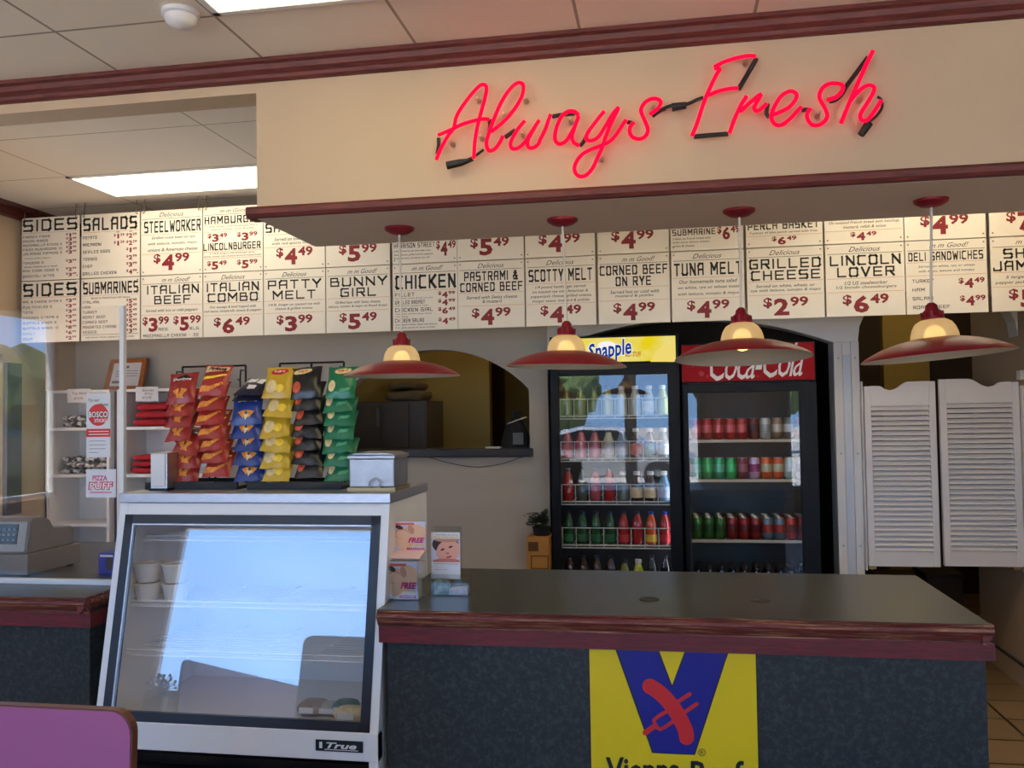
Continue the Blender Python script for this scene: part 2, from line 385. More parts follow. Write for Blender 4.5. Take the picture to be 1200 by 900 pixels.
# dining left wall and rear wall with the shop windows
b = B(); dy0, dy1, dz0, dz1 = -1.0, 1.6, .9, 2.45
b.box((XD-.12, YR, 0), (XD, dy0, ZC)); b.box((XD-.12, dy1, 0), (XD, YF, ZC)); b.box((XD-.12, dy0, 0), (XD, dy1, dz0)); b.box((XD-.12, dy0, dz1), (XD, dy1, ZC))
b.box((XD-.12, YF-.0, 0), (XL, YF+.10, ZC))
struct('wall_dining_left', b, M_fascia)
window(2, 'x', XD-.05, dy0, dy1, dz0, dz1)
b = B(); RW = [(-4.83, .49), (1.69, 4.4)]; rz0, rz1 = .45, 2.63
b.box((XD-.12, YR-.12, 0), (-4.83, YR, ZC)); b.box((.49, YR-.12, 0), (1.69, YR, ZC)); b.box((4.4, YR-.12, 0), (XE, YR, ZC))
for x0, x1 in RW: b.box((x0, YR-.12, 0), (x1, YR, rz0)); b.box((x0, YR-.12, rz1), (x1, YR, ZC))
struct('wall_rear', b, M_fascia)
window(3, 'y', YR-.06, -4.83, .49, rz0, rz1, muls=((-.49, .17), (-2.75, .06)))
window(4, 'y', YR-.06, 1.69, 4.4, rz0, rz1, muls=((3.05, .06),))
area('window_portal_rear_right', (3.045, YR-.02, 1.54), (-PI/2, 0, 0), 2.71, 2.18, 1, (1, 1, 1), True)
area('window_portal_rear', (-2.17, YR-.02, 1.54), (-PI/2, 0, 0), 5.32, 2.18, 1, (1, 1, 1), True)
area('window_portal_left', (XD-.01, .3, 1.67), (0, -PI/2, 0), 1.55, 2.6, 1, (1, 1, 1), True)
b = B().box((-60, -80, -.12), (60, YR-.2, -.07)).box((-60, YR-.2, -.12), (XD-.2, 40, -.07)); struct('ground', b, mat('asphalt', (186, 180, 170), .9, var=.1, scale=2))

# back wall with the arched pass-through
aL, aR = at(404, 526, YW).x, at(621, 527, YW).x; az0, az1 = 1.34, 1.70; aT = 1.955; TH = .13
def arch(x0, x1, z0, zt, n=24):
    c = (x0+x1)/2; h = (x1-x0)/2; r = (h*h+(zt-z0)**2)/(2*(zt-z0)); cz = zt-r
    return [(x0+(x1-x0)*i/n, cz+math.sqrt(max(0, r*r-(x0+(x1-x0)*i/n-c)**2))) for i in range(n+1)]
bL = -.69; colL, colR = .952, 1.09
b = B().box((XL, YW, 0), (aL, YW+TH, ZK)).box((aR, YW, 0), (bL, YW+TH, ZK)).box((aL, YW, 0), (aR, YW+TH, az0))
b.prism(arch(aL, aR, az1, aT)+[(aR, ZK), (aL, ZK)], 'y', YW, YW+TH)
struct('wall_back', b, M_wallg)
b = B()
b.prism(arch(bL, colL, 1.934, 2.09)+[(colL, ZK), (bL, ZK)], 'y', YW, YW+TH)
dcurve = [(colR, 1.94), (1.10, 2.02), (1.14, 2.11), (1.23, 2.18), (1.38, 2.21), (1.62, 2.21), (1.78, 2.18), (1.88, 2.11), (1.92, 2.02), (XR, 1.94)]
b.prism(dcurve+[(XR, ZK), (colR, ZK)], 'y', YW, YW+TH)
b.box((colL, YW, 1.935), (colR, YW+TH, ZK))
b.box((colL+.01, YW, 0), (colR-.01, YW+TH, 1.935))
struct('wall_back_right', b, M_white)
# boards and corner guard on the white post
b = B().box((colL, YW-.02, 0), (colL+.048, YW+TH+.02, 1.935)).box((colR-.045, YW-.02, 0), (colR, YW+TH+.02, 1.935)).box((colL+.048, YW-.014, 0), (colR-.045, YW+TH, 1.93))
o = struct('trim_2', b, M_white, bevel=.004)
g = B().box((colL+.05, YW-.017, .0), (colR-.047, YW-.0135, 1.86)); build('corner_guard', g, mat('pale_guard', (206, 212, 222), .35), o)
g = B()
for z in (1.84, 1.3, .78, .4):
    for x in (colL+.026, colR-.022): g.lathe([(0, -.003), (.006, -.002), (.006, .002), (0, .003)], (x, YW-.021, z), 8, R=Matrix.Rotation(PI/2, 3, 'X'))
build('screw', g, M_steel, o)
# alcove behind the coolers
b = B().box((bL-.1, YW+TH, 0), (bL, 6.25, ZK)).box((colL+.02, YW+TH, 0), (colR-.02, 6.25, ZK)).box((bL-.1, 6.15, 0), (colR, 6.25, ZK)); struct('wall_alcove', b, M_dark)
# corridor beyond the saloon doors
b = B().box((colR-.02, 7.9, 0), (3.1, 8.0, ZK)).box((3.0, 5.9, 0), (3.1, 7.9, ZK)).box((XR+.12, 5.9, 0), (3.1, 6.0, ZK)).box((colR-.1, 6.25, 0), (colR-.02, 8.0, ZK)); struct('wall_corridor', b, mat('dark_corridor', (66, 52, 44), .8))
x0, x1 = at(1032, 400, 7.88).x, at(1086, 400, 7.88).x
b = B().box((x0, 7.82, 0), (x1, 7.9, 2.55)).box((x0, 7.80, 0), (x0+.09, 7.82, 2.55)); o = struct('door_1', b, M_yellow)
g = B().ball((x1-.08, 7.78, 1.0), .03); build('door_knob', g, M_blackm, o)
# room seen through the arch
b = B().box((-3.6, 8.2, 0), (-.3, 8.3, ZK)).box((-3.7, YW+TH, 0), (-3.6, 8.3, ZK)).box((bL-.12, YW+TH, 0), (bL-.1, 8.3, ZK))
b.box((-3.6, 6.9, 0), (at(574, 480, 6.9).x, 7.0, ZK)); struct('wall_kitchen', b, M_yellow)
x0, x1 = at(577, 480, 8.19).x, at(592, 480, 8.19).x
b = B().box((x0, 8.12, 0), (x1, 8.2, 2.12)); struct('door_2', b, mat('brown_door', (96, 58, 40), .5))
# sill board of the pass-through
b = B().box((aL, YW-.06, az0-.045), (aR+.02, YW+TH+.04, az0+.005)); struct('trim_3', b, mat('dark_sill', (44, 42, 46), .4), bevel=.006)

# fascia: short header on the left, deep dropped soffit on the right
fx = -1.286; fz = 2.20
b = B().box((XD, YF, 2.605), (fx, YF+.11, ZK)); struct('wall_header', b, M_fascia)
b = B().box((fx, YF, fz+.004), (XR, YF+.485, ZK)).box((XR, YF, fz+.004), (XE, YF+.03, ZC)); struct('wall_fascia', b, M_fascia)
b = B().box((fx-.002, YF+.004, fz-.006), (XR, YF+.49, fz+.004)); struct('trim_4', b, mat('soffit_paint', (222, 210, 194), .6))
# crown moulding along the fascia (stepped profile)
prof = [(0, ZC), (-.050, ZC), (-.050, ZC-.012), (-.040, ZC-.018), (-.036, ZC-.034), (-.022, ZC-.046), (-.018, ZC-.056), (-.010, ZC-.063), (0, ZC-.063)]
b = B().prism([(YF+p, z) for p, z in prof], 'x', XD, XE); struct('trim_5', b, M_wood)
prof = [(.0, fz+.030), (-.014, fz+.030), (-.020, fz+.022), (-.020, fz+.006), (-.012, fz-.004), (.0, fz-.006)]
b = B().prism([(YF+p, z) for p, z in prof], 'x', fx-.03, XE).box((fx-.03, YF, fz-.006), (fx, YF+.05, fz+.030)); struct('trim_6', b, M_wood)

# ---- ceiling lights (recessed troffers)
def troffer(label, x0, x1, y0, y1, z, lens, watts, fr=.02):
    t = thing('ceiling_light', label, 'ceiling light', ((x0+x1)/2, (y0+y1)/2, z-.001), 'recessed ceiling lights')
    b = B()
    for p, q, r, s_ in [(x0, x1, y0, y0+fr), (x0, x1, y1-fr, y1), (x0, x0+fr, y0, y1), (x1-fr, x1, y0, y1)]: b.box((p, r, z-.008), (q, s_, z-.0005))
    build('frame', b, M_white_metal, t)
    b = B().box((x0+fr, y0+fr, z-.006), (x1-fr, y1-fr, z-.002)); build('diffuser', b, lens, t)
troffer('yellowish ceiling light panel cut off by the top of the photo', -1.235, -.015, 1.68, 2.283, ZC, M_lens, 0)
troffer('ceiling light panel out in the dining room, near the left windows', -3.9, -2.68, -1.0, -.4, ZC, M_lens, 0)
troffer('ceiling light panel out in the dining room, near the rear door', -.6, .62, -1.0, -.4, ZC, M_lens, 0)
troffer('long glowing ceiling light panel over the kitchen, above the left menu boards', -3.12, -1.99+.14, 4.17, 4.60, ZK, M_lensk, 0)
troffer('added unseen kitchen light panel behind the middle of the dropped soffit', -.75, .37, 3.22, 3.65, ZK, M_lensk, 0)  # extra panel, added unseen to brighten the back wall and doors
troffer('added unseen kitchen light panel close behind the right end of the soffit', .78, 1.88, 3.22, 3.65, ZK, M_lensk, 0)  # second extra panel, added out of view for more light on the doors
troffer('kitchen ceiling light panel hidden behind the dropped soffit on the right', .75, 1.87, 4.17, 4.60, ZK, M_lensk, 0)
# globe added out of view to brighten the back room behind the pass-through
t = thing('added_globe', 'small warm globe added out of view to light the back room', 'ceiling light', (-1.5, 6.2, ZK))
build('base', B().lathe([(0, 0), (.07, 0), (.07, -.03), (0, -.03)], (-1.5, 6.2, ZK)), M_white_metal, t)
build('globe', B().ball((-1.5, 6.2, ZK-.1), .08), emitmat('globe_glow', (255, 226, 160), 9), t, smooth=True)
t = thing('added_globe', 'small warm globe added out of view to light the corridor behind the saloon doors', 'ceiling light', (1.7, 6.9, ZK))  # another added globe, lifts the otherwise black corridor
build('base', B().lathe([(0, 0), (.07, 0), (.07, -.03), (0, -.03)], (1.7, 6.9, ZK)), M_white_metal, t)
build('globe', B().ball((1.7, 6.9, ZK-.1), .08), emitmat('globe_glow', (255, 226, 160), 24), t, smooth=True)
# ceiling smoke detector
p = atz(212, 14, ZC)
t = thing('smoke_detector', 'round white smoke detector on the dining ceiling beside the light panel', 'smoke detector', (p.x, p.y, ZC))
build('base', B().lathe([(0, 0), (.052, 0), (.052, -.012), (.047, -.016), (0, -.016)], (p.x, p.y, ZC), 28), M_paper, t, smooth=True)
build('cover', B().lathe([(.045, -.016), (.042, -.03), (.030, -.042), (0, -.046)], (p.x, p.y, ZC), 28), M_paper, t, smooth=True)

# ================================================================ COUNTERS
def moulding(zt, y):   # profile of the worn edge, (y, z), outward is -y
    return [(y+.03, zt-.0015), (y+.008, zt-.0015), (y+.003, zt-.004), (y+.006, zt-.009), (y, zt-.013), (y-.002, zt-.022), (y+.006, zt-.036), (y+.012, zt-.046), (y+.020, zt-.052), (y+.020, zt-.056), (y+.03, zt-.056)]
def counter(name, label, x0, x1, y0, y1, zt, ends):
    t = thing(name, label, 'counter', ((x0+x1)/2, (y0+y1)/2, 0))
    build('body', B().box((x0+.02, y0+.045, 0), (x1-.012, y1-.04, zt-.05)), M_face, t)
    build('worktop', B().box((x0, y0+.007, zt-.0015), (x1-.007, y1, zt)).box((x0, y0+.029, zt-.04), (x1-.03, y1, zt-.0015)), M_top, t)
    b = B().prism(moulding(zt, y0), 'x', x0, x1)
    if 'r' in ends: b.prism([(x1-(v-y0)+.0, z) for v, z in moulding(zt, y0)], 'y', y0+.003, y1)
    build('edge_moulding', b, M_woodw, t)
    b = B().box((x0, y0+.022, zt-.105), (x1+.007, y0+.045, zt-.0565))
    if 'r' in ends: b.box((x1-.012, y0+.045, zt-.105), (x1+.007, y1, zt-.0565))
    build('apron', b, M_apron, t)
    return t
ZT = .95
right_counter = counter('serving_counter', 'long serving counter with dark laminate top, worn maroon wood edge and speckled green front', -.893, .882, YK, 3.38, ZT, 'r')
for i, (px, py) in enumerate([(761, 702.5), (891, 704)]):
    p = atz(px, py, ZT)
    b = B().lathe([(0, .0006), (.022, .0006), (.025, .0022), (.031, .0022), (.033, -.001)], p, 24)
    build('cable_grommet', b, M_blackm, right_counter, smooth=True)
left_counter = counter('register_counter', 'short counter with worn maroon edge left of the display case', XL+.004, -1.945, 2.70, 3.95, ZT, 'r')
build('corner_post', B().box((-1.966, 2.86, 0), (-1.936, 2.90, .9)), M_tanwood, left_counter)

# ---- yellow sign on the counter front
sy = YK+.045-.004
q = [at(690.8, 762, sy), at(885, 768, sy)]
sx0, sx1, sz1 = q[0].x, q[1].x, ZT-.108; sz0 = sz1-.52
sx1 = at(886, 800, sy).x
t = thing('advertising_sign', 'yellow sign with blue V and red sausage on a fork', 'sign', ((sx0+sx1)/2, sy, sz0))
M_sy = mat('sign_yellow', (226, 196, 20), .35); M_sb = mat('sign_blue', (20, 24, 128), .35); M_sr = mat('sign_red', (206, 38, 40), .35); M_sk = mat('sign_black', (16, 16, 18), .4)
build('panel', B().box((sx0, sy-.006, sz0), (sx1, sy+.002, sz1), M_sy).box((sx0-.004, sy-.004, sz0), (sx0, sy+.002, sz1), M_sk).box((sx1, sy-.004, sz0), (sx1+.003, sy+.002, sz1), M_sk), None, t)
def sp(px, py, d=0.):   # crop coordinates of the sign close-up (5.4545 x, offset 680,755)
    p = at(680+px/5.4545, 755+py/5.4545, sy-.006-d); return (p.x, sy-.006-d, min(p.z, sz1-.0005))
b = B().poly([sp(225, 25, .0006), sp(505, 25, .0006), sp(587, 262, .0006), sp(665, 25, .0006), sp(945, 25, .0006), sp(733, 708, .0006), sp(460, 696, .0006)], M_sk)
build('letter_outline', b, None, t)
b = B().poly([sp(236, 25, .0012), sp(497, 25, .0012), sp(586, 276, .0012), sp(674, 25, .0012), sp(935, 25, .0012), sp(728, 702, .0012), sp(466, 691, .0012)], M_sb)
build('letter', b, None, t)
def ribbon(b, pts, widths, fr, m, caps=True):
    "flat strip with round ends, in crop coordinates"
    pts = [Vector((p[0], p[1])) for p in pts]; n = len(pts); L = []; Rr = []
    for i, p in enumerate(pts):
        tt = (pts[min(i+1, n-1)]-pts[max(i-1, 0)]).normalized(); nn = Vector((-tt.y, tt.x)); wv = widths[i] if isinstance(widths, list) else widths
        L.append(p+nn*wv/2); Rr.append(p-nn*wv/2)
    if not caps:
        for i in range(n-1): b.poly([fr(*L[i]), fr(*L[i+1]), fr(*Rr[i+1]), fr(*Rr[i])], m)
        return
    def arc(p, a, c):
        v = a-p; out = []
        for k in range(1, 8):
            t = -PI*k/8; out.append(p+Vector((v.x*math.cos(t)-v.y*math.sin(t), v.x*math.sin(t)+v.y*math.cos(t))))
        return out
    out = L+arc(pts[-1], L[-1], Rr[-1])+Rr[::-1]+arc(pts[0], Rr[0], L[0])
    b.poly([fr(*q) for q in out], m)
b = B(); f2 = lambda x, y: sp(x, y, .0018)
spine = catmull([Vector((445, 268, 0)), Vector((520, 320, 0)), Vector((590, 400, 0)), Vector((640, 480, 0)), Vector((672, 550, 0)), Vector((680, 596, 0))], 5)
ribbon(b, [(v.x, v.y) for v in spine], 98, f2, M_sr)
build('sausage', b, None, t)
b = B(); f3 = lambda x, y: sp(x, y, .0015)
for pts, wv in [([(415, 566), (480, 520)], 34), ([(480, 520), (470, 485), (500, 460), (555, 428)], 24), ([(480, 525), (510, 545), (540, 530), (600, 490)], 24), ([(620, 370), (700, 318)], 26), ([(670, 432), (745, 382)], 26)]:
    dd = .0013+.00012*len(b.f); ribbon(b, pts, wv, lambda x, y, dd=dd: sp(x, y, dd), M_sr)
build('fork', b, None, t)
b = B()
ring = [(778+22*math.cos(a*PI/10), 692+22*math.sin(a*PI/10)) for a in range(21)]; ribbon(b, ring, 4, f3, M_sk, False)
fr = lambda x, z: sp(x, z, .0015)
text(b, 'R', lambda x, z: sp(x, z, .0015), 769, 789, 704, 680, M_sk)
text(b, 'Vienna', lambda x, z: sp(x, z, .0015), 162, 645, 880, 722, M_sk, bold=.025)
text(b, 'Beef', lambda x, z: sp(x, z, .0015), 706, 1045, 894, 745, M_sk, bold=.025)
build('lettering', b, None, t)

# ================================================================ NEON SIGN
yn = YF-.045
def na(x, y): return at(500+x/6.4286, 80+y/6.4286, yn)
def nb(x, y): return at(620+x/6.925, 90+y/6.925, yn)
def nc(x, y): return at(760+x/6., 50+y/6., yn)
def nd(x, y): return at(880+x/6.923, 50+y/6.923, yn)
def path(f, pts): return [f(*p) for p in pts]
LET = {
 'A': [path(na, [(72,690),(110,600),(160,510),(198,462),(213,415),(222,370),(260,300),(330,205),(390,140),(425,122),(450,145),(440,220),(405,350),(380,450),(362,560),(355,680)]),
       path(na, [(85,505),(180,465),(260,425),(340,400),(420,383),(470,385)])],
 'l': [path(na, [(485,480),(560,420),(620,360),(680,280),(720,200),(728,130),(700,108),(660,125),(610,180),(560,260),(520,350),(490,430),(462,510),(450,575),(470,620),(510,610),(550,560),(575,510)])],
 'w': [path(na, [(740,395),(690,455),(650,520),(632,570),(645,605),(690,600),(740,555),(790,480),(848,390)]),
       path(na, [(848,390),(800,470),(765,540),(765,590),(800,600),(840,572)])+path(nb, [(90,510),(130,430),(155,360),(175,305)])],
 'a': [path(nb, [(400,312),(370,282),(320,280),(270,315),(230,390),(212,460),(215,520),(250,545),(300,520),(340,460),(385,370),(402,320)]),
       path(nb, [(402,320),(370,410),(350,480),(360,530),(405,558)])],
 'y': [path(nb, [(610,280),(560,340),(500,420),(468,470),(470,510),(505,518),(560,490),(620,400),(680,300),(730,245)]),
       path(nb, [(722,262),(660,390),(620,490),(590,580),(550,670),(510,750),(460,800),(410,808),(372,770),(375,710),(420,640),(490,595),(580,560),(660,520),(720,450),(765,380),(790,350)])],
 's': [path(nb, [(850,370),(820,410),(820,460),(850,495),(900,505),(945,480),(965,430),(945,370),(915,300),(910,260),(940,210),(990,180),(1040,180),(1068,205),(1050,250),(980,305)])],
 'F': [path(nc, [(305,655),(340,570),(390,420),(440,300),(480,220),(500,188),(462,178)]), path(nc, [(462,172),(520,140),(610,110),(700,92),(755,95)]), path(nc, [(425,370),(480,345),(560,325),(630,320)])],
 'r': [path(nc, [(570,635),(600,550),(625,490),(655,430),(690,376)]), path(nc, [(690,376),(650,440),(645,482),(710,425),(790,362),(760,420),(742,460),(770,480),(830,428)])],
 'e': [path(nd, [(170,590),(230,565),(300,530),(350,480),(372,430),(350,400),(310,395),(250,430),(195,510),(168,590),(180,645),(220,672),(270,655),(330,605),(380,550),(410,520)])],
 's2': [path(nd, [(485,535),(455,580),(465,630),(500,668),(550,668),(600,635),(620,590),(600,530),(570,480),(555,430),(580,370),(630,335),(700,330),(742,348),(738,390),(690,440),(615,465)])],
 'h': [path(nd, [(990,65),(940,170),(880,300),(810,460),(730,655)]), path(nd, [(800,480),(850,420),(910,365),(960,345),(1000,365),(980,430),(930,510),(890,580),(895,625),(935,630),(985,580),(1055,470)])],
}
t = thing('neon_sign', 'red neon sign in script reading Always Fresh on the beige fascia', 'neon sign', (na(850, 400).x, YF, 2.4))
for k, strokes in LET.items():
    b = B()
    for s_ in strokes: b.tube(catmull(s_, 5), .006, 8)
    build('neon_tube', b, M_neon, t, smooth=True)
DK = [(na, [(85,520),(85,580),(75,640)], .006), (na, [(470,385),(476,420),(468,470)], .007), (na, [(585,515),(665,460)], .007), (nb, [(185,315),(270,300),(370,290)], .0065), (nb, [(410,555),(440,520),(460,475)], .006),
      (nb, [(795,360),(842,368)], .006), (nb, [(1000,312),(1060,270),(1108,250)], .006), (nc, [(30,510),(100,460),(170,435),(270,425),(340,395),(385,380)], .0055), (nc, [(760,105),(700,210),(635,320)], .007), (nc, [(320,655),(430,645),(560,635)], .007),
      (nc, [(840,425),(832,490),(850,520)], .006), (nd, [(415,540),(470,537)], .0065), (nd, [(640,470),(690,455),(740,410),(790,330),(880,210),(955,110)], .0065), (nd, [(1030,430),(1062,455),(1068,520),(1020,590),(970,630)], .004), (na, [(250,705),(345,665),(425,607)], .0045)]
for f, pts, r in DK:
    b = B().tube(catmull([p+Vector((0, .008, 0)) for p in path(f, pts)], 4), r, 8)
    build('blacked_out_tube', b, M_blackm, t, smooth=True)
for f, pts in [(na, [(145,725),(250,702),(345,680)]), (nc, [(165,445),(265,430)]), (nd, [(965,640),(900,738)])]:
    p = path(f, pts); b = B().tube([v+Vector((0, .012, 0)) for v in p], [.0125]+[.011]*(len(p)-2)+[.010 if len(p) < 3 else .004], 10)
    build('electrode_cap', b, M_blackm, t, smooth=True)
for f, p in [(na, (375, 215)), (na, (735, 215)), (na, (575, 330)), (na, (400, 500)), (na, (175, 545)), (na, (715, 480)), (nb, (580, 640)), (nb, (1010, 230)), (nc, (690, 110)), (nd, (560, 560)), (nb, (330, 330)), (nc, (600, 520)), (nd, (900, 430))]:
    v = f(*p); b = B().tube([(v.x, yn+.005, v.z), (v.x, YF, v.z)], [.004, .009], 8); build('tube_support', b, M_acrylic, t, smooth=True)

# ================================================================ PENDANT LAMPS
M_dome = bpy.data.materials.new('ribbed_glass'); M_dome.use_nodes = True
n = M_dome.node_tree; n.nodes.clear(); o_ = n.nodes.new('ShaderNodeOutputMaterial'); m1 = n.nodes.new('ShaderNodeMixShader'); m2 = n.nodes.new('ShaderNodeMixShader')
tl = n.nodes.new('ShaderNodeBsdfTranslucent'); tp = n.nodes.new('ShaderNodeBsdfTransparent'); gl = n.nodes.new('ShaderNodeBsdfGlossy'); df = n.nodes.new('ShaderNodeBsdfDiffuse'); m3 = n.nodes.new('ShaderNodeMixShader')
tl.inputs[0].default_value = (.92, .86, .72, 1); tp.inputs[0].default_value = (1, .95, .82, 1); gl.inputs['Roughness'].default_value = .25; df.inputs[0].default_value = (.75, .68, .55, 1)
m3.inputs[0].default_value = .35; n.links.new(tl.outputs[0], m3.inputs[1]); n.links.new(df.outputs[0], m3.inputs[2])
m1.inputs[0].default_value = .22; n.links.new(m3.outputs[0], m1.inputs[1]); n.links.new(tp.outputs[0], m1.inputs[2])
m2.inputs[0].default_value = .05; n.links.new(m1.outputs[0], m2.inputs[1]); n.links.new(gl.outputs[0], m2.inputs[2]); n.links.new(m2.outputs[0], o_.inputs[0])
M_bulb = emitmat('bulb_glow', (255, 206, 120), 3.0)
def pendant(px, ptop, pr, rad, tilt, label, tx=0.):
    "px,ptop: canopy; pr: pixel height of the shade rim centre"
    YP = 2.885
    top = at(px, ptop, YP); X = top.x; zr = at(pr[0], pr[1], YP).z; Xs = at(pr[0], pr[1], YP).x
    t = thing('pendant_lamp', label, 'pendant lamp', (X, YP, fz-.006), 'pendant lamps over the counter')
    c = Vector((X, YP, fz-.006))
    build('canopy', B().lathe([(0, 0), (.052, 0), (.05, -.008), (.032, -.019), (.010, -.024), (0, -.024)], c, 28), M_maroon, t, smooth=True)
    R = Matrix.Rotation(tilt, 3, 'Y') @ Matrix.Rotation(math.radians(tx), 3, 'X'); P = Vector((Xs, YP, zr)); k = rad/.20
    tp_ = P+R @ Vector((0, 0, .136*k))
    build('cord', B().tube([c+Vector((0, 0, -.02)), (X*.5+tp_.x*.5, YP, (c.z+tp_.z)/2), tp_], .0042, 8), M_cordw, t, smooth=True)
    b = B().lathe([(0, .144), (.008, .144), (.016, .136), (.018, .125), (.024, .120), (.026, .106), (.030, .102), (.030, .096), (.024, .095), (0, .095)], P, 20, R=R); b.xf(lambda v: P+(v-P)*k)
    for j in range(10):
        a = 2*PI*j/10
        q = B().box((.026, -.003, .098), (.031, .003, .118)); q.xf(lambda v: P+R @ (Matrix.Rotation(a, 3, 'Z') @ v)*k); b.add(q.v, q.f)
    build('socket_cap', b, M_maroon, t, smooth=True)
    b = B().lathe([(.022, .098), (.034, .095), (.048, .086), (.057, .071), (.062, .054), (.064, .038)], P, 48, R=R, wob=.012); b.xf(lambda v: P+(v-P)*k)
    dome = build('glass_dome', b, M_dome, t, smooth=True)
    b = B().ball(P+R @ Vector((0, 0, .046))*k, .030*k, sc=(1, 1, 1.15)); build('bulb', b, M_bulb, t, smooth=True)
    b = B().lathe([(.060, .041), (.066, .042), (.075, .040), (.11, .033), (.15, .020), (.185, .003), (.199, -.006), (.202, -.010)], P, 56, R=R); b.xf(lambda v: P+(v-P)*k)
    sh = build('shade', b, M_maroon, t, smooth=True)
    b = B().lathe([(.060, .037), (.075, .036), (.11, .029), (.15, .016), (.185, -.001), (.199, -.009), (.202, -.010)], P, 56, R=R); b.xf(lambda v: P+(v-P)*k)
    o = build('shade_lining', b, M_shadein, sh, smooth=True); o['label'] = 'white inside of the shade'
pendant(468, 266, (471, 437.5), .196, math.radians(0), 'leftmost maroon pendant lamp, hanging in front of the arched pass-through')
pendant(659, 256, (663.5, 426.5), .197, math.radians(1.5), 'maroon pendant lamp hanging in front of the yellow-topped drinks cooler')
pendant(866, 244, (870.5, 416), .212, math.radians(-.5), 'maroon pendant lamp hanging in front of the red-topped drinks cooler', -3.8)
pendant(1091, 231, (1097.5, 414), .218, math.radians(-4.0), 'rightmost maroon pendant lamp, tilted, hanging in front of the white louvred doors', -1.2)

# ================================================================ MENU BOARDS
zmt = .5*(at(165, 250, YM).z+at(25, 254, YM).z); zms = .5*(at(308, 316.5, YM).z+at(785, 296, YM).z); zmb = .5*(at(308, 394.5, YM).z+at(966, 370, YM).z)
def price(b, s, fr, u0, u1, v0, v1, X, Z, bold=.03):
    d, c = s.split('.')
    W = u1-u0; H = v1-v0
    text(b, '$', fr, X(u0), X(u0+.20*W), Z(v0+.60*H), Z(v0), M_inkr, bold)
    text(b, d, fr, X(u0+(.235 if d != '1' else .33)*W), X(u0+(.575 if d != '1' else .50)*W), Z(v1), Z(v0+.06*H), M_inkr, bold*1.3)
    text(b, c, fr, X(u0+.60*W), X(u1), Z(v0+.52*H), Z(v0-.01*H), M_inkr, bold)
def panel(label, px0, px1, row, items, hooks=True):
    x0, x1 = at(px0, 350, YM).x, at(px1, 350, YM).x
    zt, zb = (zmt, zms+.0025) if row == 0 else (zms-.0025, zmb)
    t = thing('menu_panel', label, 'menu board', ((x0+x1)/2, YM, zb), 'menu panels hanging above the back wall')
    g = .0015
    build('board', B().box((x0+g, YM, zb), (x1-g, YM+.006, zt)), M_board, t, bevel=.001)
    X = lambda u: x0+(x1-x0)*u; Z = lambda v: zt-(zt-zb)*v
    fr = wallframe(YM-.0008)
    parts = {}
    def P(k): return parts.setdefault(k, B())
    for it in items:
        k = it[0]
        if k == 's': text(P('script_heading'), it[1], fr, X(it[2]), X(it[3]), Z(it[5]), Z(it[4]), M_inkg, shear=.45, bold=.0)
        elif k == 't': square(P('title_lettering'), it[1], fr, X(it[2]), X(it[3]), Z(it[5]), Z(it[4]), M_ink)
        elif k == 'n': square(P('item_lettering'), it[1], fr, X(it[2]), X(it[3]), Z(it[5]), Z(it[4]), M_inkg)
        elif k == 'd': text(P('description_lettering'), it[1], fr, X(it[2]), X(it[3]), Z(it[5]), Z(it[4]), M_inkg, shear=.2, bold=.006)
        elif k == 'p': price(P('price_lettering'), it[1], fr, it[2], it[3], it[4], it[5], X, Z)
        elif k == 'k': P('rule_lines').box((X(.03), YM-.001, Z(it[1])-.001), (X(.97), YM, Z(it[1])+.001), M_ink)
        elif k == 'o': P('rule_lines').box((X(.02), YM-.001, Z(it[1])-.0008), (X(.98), YM, Z(it[1])+.0008), M_inko)
    sc = P('screw_dots')
    vlist = (.03, .95) if row == 0 else (.045,)
    for v in vlist:
        for u in (.04, .96): sc.lathe([(0, .0015), (.004, .0015), (.004, 0)], (X(u), YM-.0002, Z(v)), 8, M_screw, R=Matrix.Rotation(PI/2, 3, 'X'))
    if row == 0:
        for u in (.06, .94): P('hanging_hook').tube([(X(u), YM+.003, ZK), (X(u), YM-.003, zt+.02), (X(u), YM-.004, zt-.008), (X(u), YM+.001, zt-.012)], .0022, 6, M_screw)
    for k, b in parts.items(): build(k, b, None, t)
    return t
MM, DE = 'm m Good!', 'Delicious'
def head(script, *titles, d=(), pr=None, two=True, pv=(.70, .955), pu=(.21, .79)):
    L = [('s', script, .30 if script == DE else .34, .70 if script == DE else .80, .035, .105), ('k', .13)]
    if two:
        L += [('t', titles[0][0], titles[0][1], titles[0][2], .155, .295), ('t', titles[1][0], titles[1][1], titles[1][2], .32, .455), ('o', .475)]
        n = len(d); vs_ = [(.515+.125*i/2, .515+.125*i/2+.05) for i in range(n)] if n > 1 else [(.53, .59)]
        L += [('o', .665)]
    else:
        L += [('t', titles[0][0], titles[0][1], titles[0][2], .165, .345), ('o', .375)]
        n = len(d); st = .27/max(n, 3); vs_ = [(.405+st*i, .405+st*i+.053) for i in range(n)]
        L += [('o', .675)]
    for (s, u0, u1), (v0, v1) in zip(d, vs_): L.append(('d', s, u0, u1, v0, v1))
    if pr: L.append(('p', pr, pu[0], pu[1], *pv))
    return L
def rows(items, fr_v, to_v, h=.036, u=.03, pu=(.77, .95)):
    L = []; n = len(items)
    for i, it in enumerate(items):
        v = fr_v+(to_v-fr_v)*i/(n-1)
        nm, pr = it[0], it[1]
        L.append(('n', nm, u, min(.70, u+.037*len(nm)+.02), v-h/2, v+h/2))
        if len(it) > 2: L.append(('p', it[2], .56, .74, v-h*.9, v+h*.8))
        if pr: L.append(('p', pr, pu[0], pu[1], v-h*.9, v+h*.8))
    return L
UP = (.675, .935)
